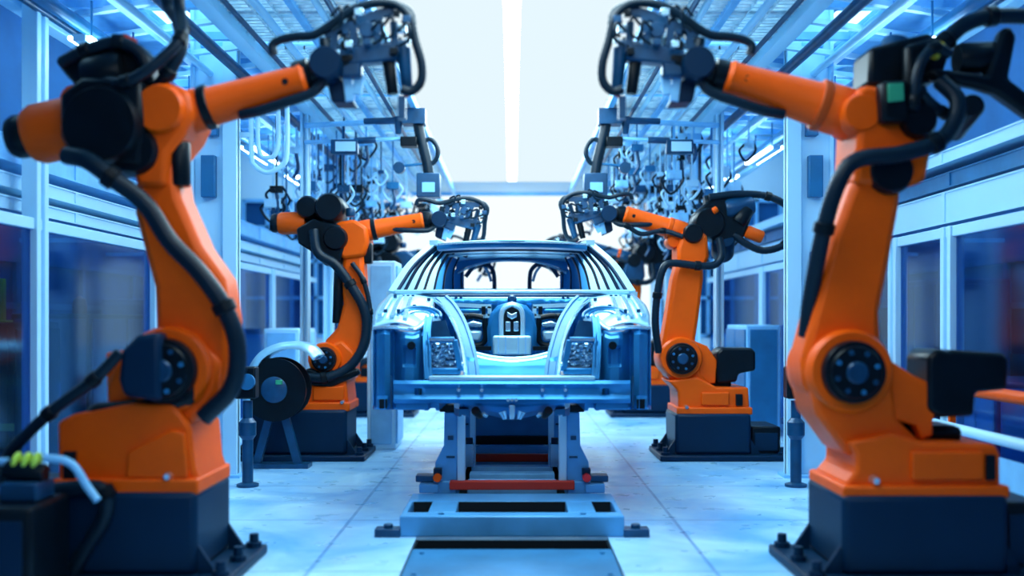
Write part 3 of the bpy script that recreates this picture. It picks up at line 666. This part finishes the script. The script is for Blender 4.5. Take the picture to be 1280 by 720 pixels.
# cable reel beside the middle robot
cr = empty('cable_reel', (P(355,0,9.6).x,9.6,0), 'dark cable reel under a pale curved guard, between the two left robots', 'cable reel')
q = lambda a,b,dy=0: P(a,b,9.6)+Vector((0,dy,0))
arc = smooth_path([q(309,500),(q(312,470)),(q(326,444)),(q(346,431)),(q(368,427)),(q(390,432)),(q(402,444))],8)
g = MB(); rows = []
for i, p_ in enumerate(arc):
    t = (arc[min(i+1,len(arc)-1)]-arc[max(0,i-1)]).normalized(); nrm = Vector((-t.z,0,t.x))
    rows.append([p_+Vector((0,-.16,0)),p_+Vector((0,-.16,0))+nrm*-.06,p_+Vector((0,.16,0))+nrm*-.06,p_+Vector((0,.16,0)),p_+Vector((0,-.16,0))])
g.sheet(rows); g.build('guard','bodylight',cr,solid=.008)
cc = q(347,486)
MB().lathe(cc+Vector((0,-.14,0)),cc+Vector((0,.14,0)),[(0,.24),(0,.29),(.1,.29),(.12,.2),(.88,.2),(.9,.29),(1,.29),(1,.24)],seg=36).build('drum','black',cr)
MB().lathe(cc+Vector((0,-.17,0)),cc+Vector((0,-.13,0)),[(0,.08),(.5,.12),(1,.12)],seg=24).build('hub','darkblue',cr)
MB().box(cc+Vector((.02,-.18,.05)),cc+Vector((.08,-.15,.09))).build('label_plate','green',cr,bevel=.004)
b = MB(); b.bar((cc.x-.2,9.6,0),(cc.x,9.6,cc.z),.07); b.bar((cc.x+.2,9.6,0),(cc.x,9.6,cc.z),.07); b.box((cc.x-.3,9.5,0),(cc.x+.3,9.7,.04)); b.build('stand','darkblue',cr)
MB().box(q(322,470)+Vector((0,-.05,0)),q(352,480)+Vector((0,.1,0))).build('terminal_box','midsteel',cr,bevel=.01)

# ------------------------------------------------------------------ lift stage / conveyor
sl = empty('floor_plate', (0,5,0), 'flat blue steel floor plate in front of the dark pit', 'floor plate')
MB().box((-.585,3.7,-.03),(.585,6.12,.012)).build('plate','plate',sl,bevel=.004)
b = MB(); 
for y in (4.9,5.5,6.0):
    for x in (-.52,.52): b.cyl((x,y,.01),(x,y,.02),.014,seg=8)
b.build('screws','midsteel',sl)
st = empty('stepped_stage', (0,7,0), 'wide pale blue slotted steel stage on the floor under the lift', 'stage')
b = MB(); zt = .13
for a in (((-.705,7.05),(.705,7.38)), ((-.705,6.52),(.705,6.66)), ((-.36,6.66),(-.54,7.05)), ((.36,6.66),(.54,7.05)), ((-.705,6.66),(-.67,7.05)), ((.67,6.66),(.705,7.05))):
    b.box((a[0][0],a[0][1],0.0),(a[1][0],a[1][1],zt))
b.build('deck','rail',st,bevel=.008)
b = MB(); b.box((-.66,6.67,.0),(.66,7.04,.03)); b.box((-.665,7.035,.0),(.665,7.052,.128)); b.build('slot_shade_lining','pit',st)  # near-black lining added, shade inside the slots put into the colour
for sx in (-1,1):
    b = MB(); b.box((sx*.70,6.5,.0),(sx*.86,6.62,.05)); b.cyl((sx*.78,6.56,.045),(sx*.78,6.56,.075),.03,seg=10)
    b.build('anchor_foot','darkblue',st,bevel=.004)
b = MB()
for x in (-.45,.45):
    b.cyl((x,6.59,.13),(x,6.59,.138),.02,seg=12)
b.build('bolts','midsteel',st)
lf = empty('body_lift', (0,8,0), 'pale blue steel lift frame with red crossbars carrying the car body', 'lift')
for (y, zz, hx, m) in ((7.42,.152,.445,'red'),(8.75,.17,.425,'red')):
    MB().box((-hx,y-.03,zz),(hx,y+.05,zz+.06)).build('crossbar','red',lf,bevel=.006)
for y in (7.72,8.12,8.5,9.2,9.6,10.1):
    MB().box((-.33,y-.07,.08),(.33,y+.07,.17)).build('cross_beam','lightblue',lf,bevel=.006)
b = MB(); b.box((-.40,7.45,.0),(.40,10.3,.07)); b.build('pan','pit',lf)
for sx in (-1,1):
    # longitudinal side beams
    MB().box((sx*.395,7.42,.0),(sx*.56,10.4,.21)).build('side_beam','rail',lf,bevel=.01)
    for (y,x0_,x1_,top) in ((7.5,.338,.392,.73),(8.6,.30,.345,.70),(9.8,.30,.345,.70)):
        p_ = MB().box((sx*x0_,y-.06,.15),(sx*x1_,y+.06,top)).build('post','white',lf,bevel=.006)
    for y in (7.55,9.9):
        b = MB(); b.prism([(sx*.392,.2),(sx*.56,.2),(sx*.55,.34),(sx*.49,.46),(sx*.485,.70),(sx*.392,.70)] , y-.09,y+.09); ob = b.build('lift_column','rail',lf,bevel=.008)
        MB().box((sx*.385,y-.1,.70),(sx*.52,y+.1,.755)).build('support_pad','black',ob,bevel=.008)
        b = MB(); b.box((sx*.42,y-.1,.50),(sx*.46,y-.09,.53)); b.box((sx*.41,y-.1,.37),(sx*.47,y-.09,.385)); b.build('latch','darkblue',ob)
    # actuators with small coloured connectors
    MB().box((sx*.56,7.44,.20),(sx*.69,7.58,.245)).build('clamp_arm','darkblue',lf,bevel=.006)
    MB().box((sx*.52,7.38,.13),(sx*.66,7.5,.195)).build('clamp_body','rail',lf,bevel=.008)
    MB().cyl((sx*.53,7.36,.24),(sx*.53,7.44,.24),.03,seg=12).build('connector','orange' if sx<0 else 'redbright',lf)
    MB().box((sx*.56,7.4,.25),(sx*.50,7.5,.30)).build('sensor','navy',lf,bevel=.004)
    MB().box((sx*.31,8.4,.17),(sx*.38,8.5,.36)).build('sensor_post','foil',lf,bevel=.004)
    MB().cyl((sx*.345,8.39,.36),(sx*.345,8.39,.41),.03,seg=12).build('sensor','navy',lf)
MB().box((-.34,9.1,.345),(.34,9.16,.53)).build('lift_panel','midsteel',lf,bevel=.008)
MB().box((-.34,9.1,.27),(.34,9.14,.345)).build('slot_plate','black',lf)
MB().box((-.32,8.9,.22),(.32,8.96,.28)).build('cross_beam','rail',lf,bevel=.006)

# ------------------------------------------------------------------ car body
car = empty('car_body', (0,9.5,.757), 'bare unpainted steel car body seen from the front on the lift', 'car body')
def C(sx, u, y, d): return Vector((sx*u*d/F, d, CAMZ+(HY-y)*d/F))
def interp(tab, x):
    for (a,b),(c,e) in zip(tab, tab[1:]):
        if a <= x <= c: return b+(e-b)*(x-a)/(c-a)
    return tab[0][1] if x < tab[0][0] else tab[-1][1]
def cbox(sx0, u0, u1, y0, y1, d0, d1):   # box whose front face spans the given pixels at depth d0
    a = C(sx0,u0,y0,d0); b_ = C(sx0,u1,y1,d0); return (a.x,d0,b_.z),(b_.x,d1,a.z)
# bumper beam with square holes
us = [-150,-128,-120.5,-112,-60,-52,0,52,60,112,120.5,128,150]
us = [-148,-121,-113,-106,-56,56,106,113,121,148]
us = [-148,-122,-112.5,-107,-60,0,60,107,112.5,122,148]
ysr = [476,480,485,494,499,503.5]
prof = {476:6.98,480:6.96,485:6.985,494:6.985,499:6.96,503.5:6.98}
rows = [[C(1,u,y,prof[y]) for u in us] for y in ysr]
bb = MB(); bb.sheet(rows,{(2,1),(2,8)}); bb.build('bumper_beam','body',car,solid=.012,bevel=.002)
MB().box(*cbox(1,-104,104,470,476,6.97,7.10)).build('bumper_flange','bodylight',car,bevel=.008)
b = MB(); b.box(*cbox(1,-146,146,480,500,7.06,7.10)); b.build('crash_bar','darkblue',car)
b = MB()
for u in (-67,67,-38,38):
    c = C(1,u,488,6.95); b.lathe(c,c+Vector((0,.04,0)),[(0,.010),(.5,.016),(1,.018)],seg=12)
b.build('studs','foil',car)
for sx in (-1,1):
    # lower outboard panels under the beam
    MB().box(*cbox(sx,104,146,500,512.5,7.0,7.05)).build('lower_panel','body',car,bevel=.01)
    # front face of the wing: vertical pressed ribs
    dp = [(104,7.02),(107,7.16),(113,7.17),(117,7.08),(122,7.05),(134,7.05),(138,7.09),(145,7.20),(150,7.21),(153,7.10),(160,7.08),(163,7.12),(169,7.13),(172,7.22),(173,7.5)]
    tops = [(104,420),(108,408),(114,412),(122,416),(140,414),(152,411),(160,409),(173,409)]
    cols_ = [104,106,108,111,114,117,120,123,128,133,136,139,143,146,149,151,153,156,159,162,165,168,170,172,173]
    rows = []
    for j in range(25):
        t = j/24; row = []
        for u in cols_:
            yt = interp(tops,u); y = yt+(512-yt)*t; dd = interp(dp,u)
            if 120 < u < 134 and 432 < y < 456: dd += .05          # pressed pocket
            if 108 < u < 118 and y > 478: dd -= .06
            if 153 < u < 170 and y > 498: dd -= .04
            if y < yt+5: dd += .03
            row.append(C(sx,u,y,dd))
        rows.append(row)
    fp = MB().sheet(rows).build('wing_front','body',car,solid=.01)
    c = C(sx,126,432,7.03); MB().lathe(c,c+Vector((0,.03,0)),[(0,.028),(1,.028)],seg=18).build('locating_hole','black',fp)
    MB().box(*cbox(sx,156,166,499,511,7.04,7.06)).build('cutout','black',fp)
    MB().box(*cbox(sx,150,152.5,470,510,7.02,7.05)).build('seam','darkblue',fp)
    # wing top (light from above put into its pale colour) sweeping back to the pillar
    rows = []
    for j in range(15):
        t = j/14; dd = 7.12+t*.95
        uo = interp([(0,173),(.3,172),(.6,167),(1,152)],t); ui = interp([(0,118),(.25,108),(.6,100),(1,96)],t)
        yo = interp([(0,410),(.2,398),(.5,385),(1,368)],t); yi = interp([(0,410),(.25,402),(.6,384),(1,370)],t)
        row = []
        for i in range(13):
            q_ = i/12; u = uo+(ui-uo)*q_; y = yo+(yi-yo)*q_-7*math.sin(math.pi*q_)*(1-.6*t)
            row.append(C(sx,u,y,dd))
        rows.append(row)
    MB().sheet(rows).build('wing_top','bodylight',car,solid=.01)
    # wing outer side skin going back
    rows = [[C(sx,173,410+q_*.1,7.15)+Vector((0,k_*.62,0))*1+Vector((sx*(0 if k_<1 else .0),0,-q_*0.0048)) for k_ in range(3)] for q_ in range(0,101,20)]
    MB().sheet(rows,{(i,1) for i in range(2,5)}).build('wing_side','body',car,solid=.01)
    # pressed ribs, holes and edge flange on the wing top
    for (ua,ya,da,ub,yb,db) in ((165,400,7.2,150,374,7.8),(150,402,7.2,138,376,7.8),(134,405,7.18,126,378,7.75)):
        MB().sweep([C(sx,ua,ya-6,da),C(sx,(ua+ub)/2,(ya+yb)/2-7.5,(da+db)/2),C(sx,ub,yb-5,db)],.03,.022).build('wing_rib','foil',car)
    MB().tube([C(sx,173,410,7.13),C(sx,150,409,7.11),C(sx,130,411,7.11),C(sx,118,411,7.12),C(sx,108,402,7.3),C(sx,100,385,7.65)],.014,seg=8).build('wing_flange','foil',car)
    for u_,y_,d_ in ((158,392,7.3),(142,392,7.32),(122,386,7.5),(146,374,7.85),(104,378,7.85)):
        c = C(sx,u_,y_-5,d_); MB().lathe(c-Vector((0,0,.02)),c+Vector((0,-.002,.004)),[(0,.013),(1,.013)],seg=12).build('access_hole','darkblue',car)
    for u_ in (136,130,124,70,64):
        MB().box(*cbox(sx,u_-1.6,u_+1.6,368.5,374,7.92,7.98)).build('cowl_notch','darkblue',car)
    MB().prism([(C(sx,a,b_,7.3).x,C(sx,a,b_,7.3).z) for a,b_ in ((100,402),(103,424),(76,424),(84,400))],7.34,7.36).build('inner_wing','darkblue',car)
    for r_,m_ in ((1.0,'midsteel'),(.78,'body'),(.55,'foil')):
        pts = [C(sx,116+27*r_*math.cos(a_),397-11*r_*math.sin(a_)-2,7.42-.2*r_*(1-math.sin(a_))*.6) for a_ in [math.pi*k_/10-.15 for k_ in range(12)]]
        MB().tube(pts,.012,seg=8,n=3).build('pressed_bead',m_,car)
    # strut tower: pressed dome with rings
    c = C(sx,118,396,7.62)
    MB().lathe(c-Vector((0,0,.03)),c+Vector((0,0,.085)),[(0,.17),(.3,.165),(.5,.14),(.55,.12),(.8,.11),(.85,.07),(.7,.06),(1,.045)],seg=36).build('strut_tower','bodylight',car)
    # diagonal rail from cowl down to the bumper
    MB().sweep([C(sx,88,374,7.95),C(sx,78,384,7.8),C(sx,66,404,7.55),C(sx,57,430,7.3),C(sx,51,455,7.15),C(sx,49,473,7.08)],.098,.05).build('diagonal_rail','midsteel',car)
    MB().tube([C(sx,96,376,7.9),C(sx,84,386,7.7),C(sx,72,406,7.45),C(sx,62,436,7.2),C(sx,58,472,7.05)],.014,seg=8).build('weld_flange','foil',car)
    MB().sweep([C(sx,104,398,7.3),C(sx,106,415,7.15),C(sx,106,440,7.06),C(sx,104,474,7.02)],.05,.05).build('upright','body',car)
    # headlamp aperture : frame ring and crinkled reflector plate
    fr = MB()
    MB_ = [((72,425),(104,425)),((104,425),(104,464)),((104,464),(64,464)),((64,464),(72,425))]
    for a_,b_ in MB_: fr.bar(C(sx,a_[0],a_[1],7.08),C(sx,b_[0],b_[1],7.08),.03,.04)
    hl = fr.build('lamp_frame','body',car,bevel=.005)
    MB().bar(C(sx,73,424.5,7.05),C(sx,103,424.5,7.05),.018,.018).build('lamp_trim','foil',hl)
    rows = []
    for j in range(22):
        row = []
        for i in range(22):
            u = 70+i/21*33; y = 427+j/21*32; p_ = C(sx,u,y,7.16)
            p_.y += .05*noise.noise(Vector((u*.35,y*.35,3)))+.03*noise.noise(Vector((u*.9,y*.9,9)))
            row.append(p_)
        rows.append(row)
    MB().sheet(rows).build('lamp_reflector','foil',hl,solid=.004,ang=60)
    MB().box(*cbox(sx,66,103,459,470,7.10,7.2)).build('lamp_sill','darkblue',hl,bevel=.006)
    c = C(sx,62,455,7.03); MB().ball(c,.012,sub=2).build('rivet','foil',hl)
    # firewall pockets and openings
    pk = MB().tube([C(sx,34,398,7.78),C(sx,33,420,7.78),C(sx,38,430,7.78),C(sx,52,430,7.78),C(sx,62,416,7.78),C(sx,66,402,7.78),C(sx,52,395,7.78),C(sx,36,397,7.78)],.022,seg=10).build('opening_rim','black',car)
    MB().prism([(C(sx,a,b_,7.8).x,C(sx,a,b_,7.8).z) for a,b_ in ((37,413),(52,412),(58,416),(52,426),(40,427))],7.76,7.82).build('opening_pad','bodylight',pk,bevel=.02)
    MB().prism([(C(sx,a,b_,7.8).x,C(sx,a,b_,7.8).z) for a,b_ in ((36,404),(48,401),(58,404),(58,408),(38,409))],7.74,7.80).build('opening_lip','foil',pk,bevel=.01)
    fr = MB()
    for a_,b_ in (((26,383),(76,381)),((76,381),(70,393)),((28,395),(70,393)),((28,383),(28,395))): fr.bar(C(sx,a_[0],a_[1],7.86),C(sx,b_[0],b_[1],7.86),.016,.03)
    ob = fr.build('vent_frame','bodylight',car)
    MB().box(*cbox(sx,33,38,383,393,7.84,7.88)).build('vent_slot','black',ob)
    MB().box(*cbox(sx,40,66,386,391,7.84,7.90)).build('vent_rib','body',ob,bevel=.01)
    c = C(sx,58,396,7.76); MB().ball(c,.03,(1,.6,.9),2).build('bracket','black',car)
    MB().box(*cbox(sx,26,52,433,438,7.6,7.7)).build('slot','black',car)
    MB().tube([C(sx,76,392,7.7),C(sx,66,408,7.68),C(sx,56,426,7.6),C(sx,50,440,7.5)],.016,seg=8).build('harness_rail','darkblue',car)
    # lower curved crossmember half
    # pillars and body side
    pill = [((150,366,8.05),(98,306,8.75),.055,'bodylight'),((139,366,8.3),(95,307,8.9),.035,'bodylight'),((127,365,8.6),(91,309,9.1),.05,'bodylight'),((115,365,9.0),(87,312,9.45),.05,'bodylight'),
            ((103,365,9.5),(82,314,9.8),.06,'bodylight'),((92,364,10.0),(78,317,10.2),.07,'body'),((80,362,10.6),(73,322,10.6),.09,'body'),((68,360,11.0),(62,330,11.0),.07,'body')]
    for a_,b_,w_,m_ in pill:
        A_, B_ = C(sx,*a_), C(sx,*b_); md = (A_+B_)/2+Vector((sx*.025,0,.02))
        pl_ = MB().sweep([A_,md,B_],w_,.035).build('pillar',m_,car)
        dv = Vector((-sx*(w_*.5+.008),-.012,0)); MB().sweep([A_+dv,md+dv,B_+dv],.016,.03).build('pillar_dark_strip','navy',pl_)  # added dark strip, shade of the gap between pillars put into its colour
    MB().sweep([C(sx,98,304,8.7),C(sx,88,308,9.5),C(sx,77,316,10.4),C(sx,68,326,11.1)],.07,.05).build('roof_rail','bodylight',car)
    # side skin below the glass line back to the tail
    rows = []
    for j in range(6):
        z_ = .80+j/5*.78
        rows.append([Vector((sx*(.94-.02*abs(j-2.5)/2.5-(.0 if yy<10.8 else (yy-10.8)*.2)),yy,z_ if yy>8 else z_)) for yy in (8.05,8.6,9.2,9.8,10.4,11.0,11.5)])
    MB().sheet(rows).build('side_panel','body',car,solid=.02)
    MB().sweep([C(sx,152,368,8.05),Vector((sx*.93,9.2,1.6)),Vector((sx*.92,10.4,1.62)),Vector((sx*.8,11.4,1.62))],.06,.04).build('belt_rail','bodylight',car)
    MB().sweep([C(sx,100,506,7.05),Vector((sx*.5,7.8,.82)),Vector((sx*.6,8.6,.80)),Vector((sx*.6,11.2,.80))],.1,.08).build('chassis_rail','body',car)
    MB().sweep([C(sx,60,516,7.1),C(sx,66,512,7.3),Vector((sx*.4,7.9,.80))],.07,.05).build('subframe_arm','midsteel',car)
    # tail light pods inside rear opening
    b = MB(); c = C(sx,34,334,11.15)
    b.sweep([C(sx,58,346,11.1),C(sx,48,334,11.1),C(sx,34,330,11.15),C(sx,24,338,11.15),C(sx,22,352,11.15),C(sx,22,360,11.2)],.045,.05); b.build('rear_hinge','darkblue',car)
    MB().sweep([C(sx,38,330,11.2),C(sx,30,340,11.2),C(sx,26,352,11.2)],.03,.04).build('rear_hinge_arm','foil',car)
# cowl bars
MB().box(*cbox(1,-148,148,362,367.5,8.0,8.2)).build('cowl_bar','bodylight',car,bevel=.012)
MB().box(*cbox(1,-126,126,368.5,371,7.98,8.1)).build('cowl_groove','darkblue',car)
MB().box(*cbox(1,-118,118,371.5,374.5,7.94,8.1)).build('cowl_lip','bodylight',car,bevel=.005)
# firewall
rows = []
for j in range(12):
    y = 374+j/11*84; row = []
    for i in range(33):
        u = -96+i*6; dd = 7.93-.02*math.cos(j*1.6)-(.03 if abs(u)<36 else 0)+.02*math.sin(u*.5)
        row.append(C(1,u,y,dd))
    rows.append(row)
MB().sheet(rows).build('firewall','body',car,solid=.012)
# centre tower with arched opening
arch = [(-30,446),(-31,410),(-27,392),(-18,382),(0,377),(18,382),(27,392),(31,410),(30,446)]
MB().prism([(C(1,a,b_,7.8).x,C(1,a,b_,7.8).z) for a,b_ in arch],7.72,7.9).build('centre_tower','body',car,bevel=.03)
ri = [C(1,a,b_,7.7) for a,b_ in ((-13,421),(-13,396),(-10,386),(0,381),(10,386),(13,396),(13,421))]
MB().tube(ri,.02,seg=8).build('arch_rim','bodylight',car)
MB().prism([(C(1,a,b_,7.7).x,C(1,a,b_,7.7).z) for a,b_ in ((-11,419),(-11,396),(-8,388),(0,384),(8,388),(11,396),(11,419))],7.69,7.715).build('arch_recess','black',car)
b = MB(); b.prism([(C(1,a,b_,7.66).x,C(1,a,b_,7.66).z) for a,b_ in ((-8,414),(-8,402),(-2,402),(-2,414))],7.66,7.69); b.prism([(C(1,a,b_,7.66).x,C(1,a,b_,7.66).z) for a,b_ in ((2,414),(2,402),(8,402),(8,414))],7.66,7.69)
b.prism([(C(1,a,b_,7.66).x,C(1,a,b_,7.66).z) for a,b_ in ((-6,396),(-6,390),(0,393),(6,390),(6,396),(0,399))],7.65,7.69); b.build('latch_mechanism','foil',car,bevel=.003)
c = C(1,0,374,7.9); MB().lathe(c+Vector((0,-.06,0)),c+Vector((0,.02,0)),[(0,.02),(.3,.035),(1,.035)],seg=16).build('cowl_catch','darkblue',car)
MB().box(*cbox(1,-24,24,420,444,7.52,7.74)).build('centre_box','bodylight',car,bevel=.012)
b = MB()
for u in (-17,-8,8,17): b.box(*cbox(1,u-.8,u+.8,421,443,7.51,7.53))
b.build('centre_box_rib','lightblue',car)
# curved front crossmember and lower grille panel
cur = [(-70,440,7.3),(-50,446,7.24),(-25,452,7.2),(0,454,7.19),(25,452,7.2),(50,446,7.24),(70,440,7.3)]
MB().tube([C(1,*c_) for c_ in cur],.022,seg=10).build('curved_crossmember','foil',car)
MB().tube([C(1,a,b_-5,d_+.04) for a,b_,d_ in cur],.016,seg=10).build('curved_crossmember','bodylight',car)
rows = [[C(1,u,453+t*20+ (0 if t else -abs(u)*.12),7.16-t*.05) for u in range(-60,61,10)] for t in (0,.25,.5,.75,1)]
MB().sheet(rows).build('lower_crossmember','body',car,solid=.01)
# underside pieces below the bumper
rows = [[C(1,u,503+t*22*(1-abs(u)/95.),7.05+.12*t) for u in range(-66,67,6)] for t in (0,.3,.6,1)]
MB().sheet(rows).build('undertray','body',car,solid=.01)
b = MB(); b.prism([(C(1,a,b_,7.0).x,C(1,a,b_,7.0).z) for a,b_ in ((-4,506),(4,506),(2.5,524),(-2.5,524))],6.98,7.03); b.build('towing_bracket','foil',car,bevel=.004)
b = MB()
for u in (-5,0,5): b.cyl(C(1,u,500,6.94),C(1,u,500,6.97),.012,seg=10)
b.build('bracket_bolts','foil',car)
for sx in (-1,1):
    MB().cyl(C(sx,12,514,7.02),C(sx,9,524,7.02),.03,.015,seg=12).build('bracket_cone','foil',car)
    MB().cyl(C(sx,46,513,7.0),C(sx,40,520,7.1),.03,.025,seg=14).build('bushing','black',car)
    MB().cyl(C(sx,36,517,6.98),C(sx,32,520,7.0),.014,seg=10).build('stud','foil',car)
MB().box((-.85,8.0,.76),(.85,11.4,.80)).build('floor_pan','darkblue',car,bevel=.01)
# roof, headers, rear window frame
rows = []
for j in range(10):
    t = j/9; dd = 8.68+t*2.5; hw = interp([(0,97),(.4,86),(1,68)],t)
    rows.append([Vector((u/8*hw*dd/F, dd+(.12*(1-abs(u)/8) * -(1-t)), 2.005+.05*math.sin(math.pi*min(1,t*.9+.08))-.035*(u/8)**2)) for u in range(-8,9)])
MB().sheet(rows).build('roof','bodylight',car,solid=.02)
def arcbar(name,m,y_mid,y_end,u_end,d,th,dp_):
    pts = [C(1,u_end*k_/6,y_mid+(y_end-y_mid)*abs(k_/6)**2.4,d) for k_ in range(-6,7)]
    MB().sweep2(pts,th,dp_).build(name,m,car) if hasattr(MB,'sweep2') else None
def arc_header(name,m,y0m,y1m,y0e,y1e,ue,d0,d1):
    rows = []
    n_ = 16
    for (ym,ye,dd) in ((y0m,y0e,d0),(y1m,y1e,d0),(y1m,y1e,d1),(y0m,y0e,d1),(y0m,y0e,d0)):
        rows.append([C(1,ue*k_/n_,ym+(ye-ym)*abs(k_/n_)**2.6,d0)+Vector((0,dd-d0,0)) for k_ in range(-n_,n_+1)])
    MB().sheet(rows).build(name,m,car)
arc_header('front_header','body',304,309,307,312,94,8.66,8.9)
arc_header('windscreen_flange','foil',301.5,303.6,304.5,306.6,93,8.58,8.64)
arc_header('roof_bow','darkblue',311,313.5,314,317,86,9.4,9.5)
arc_header('roof_bow','bodylight',316,317.5,319,321,80,10.0,10.08)
arc_header('rear_header','body',318,325,326,340,70,10.95,11.05)
arc_header('rear_flange','foil',325,327,340,343,68,10.92,10.96)
b = MB().box(*cbox(1,-78,78,360.5,368,11.1,11.3)).build('rear_shelf','bodylight',car,bevel=.01)
for sx in (-1,1):
    rows = [[C(sx,60+q_*3,328+t*34+(1-t)*q_*1.2*2,11.05) for q_ in range(8)] for t in (0,.33,.66,1)]
    MB().sheet(rows).build('quarter_panel','body',car,solid=.02)

# ------------------------------------------------------------------ lights, world, camera
def area(name, loc, rot, sx_, sy_, power, col):
    l = bpy.data.lights.new(name,'AREA'); l.shape='RECTANGLE'; l.size=sx_; l.size_y=sy_; l.energy=power; l.color=col
    o = bpy.data.objects.new(name,l); COL.objects.link(o); o.location=loc; o.rotation_euler=rot; return o
BL = (.28,.70,1.)
area('ceiling_lamp_bank', (0,11,3.70),(0,0,0),1.8,13,560,(.60,.88,1))
for sx in (-1,1):
    area('side_lamp_bank',(sx*3.0,11,4.6),(0,0,0),2.2,12,150,BL)
area('near_fill_light',(0,1.0,3.7),(math.radians(25),0,0),4,2.0,42,(.62,.86,1))  # added fill for the camera-facing sides, no fixture of its own
w = bpy.data.worlds.new('world'); scn.world = w; w.use_nodes = True
w.node_tree.nodes['Background'].inputs[0].default_value = (.08,.38,.9,1); w.node_tree.nodes['Background'].inputs[1].default_value = .35
cam = bpy.data.cameras.new('camera'); co = bpy.data.objects.new('camera',cam); COL.objects.link(co)
co.location = (0,0,CAMZ); co.rotation_euler = (math.radians(90),0,0)
cam.sensor_width = 36; cam.lens = 36*F/1280; cam.shift_y = 40/1280; cam.clip_start = .05
cam.dof.use_dof = True; cam.dof.focus_distance = 8.6; cam.dof.aperture_fstop = .65
scn.camera = co
scn.view_settings.view_transform = 'Standard'; scn.view_settings.look = 'None'; scn.view_settings.exposure = 0.0; scn.view_settings.gamma = 1
scn.view_settings.use_curve_mapping = False
scn.cycles.use_denoising = True; scn.cycles.max_bounces = 6; scn.cycles.transparent_max_bounces = 12
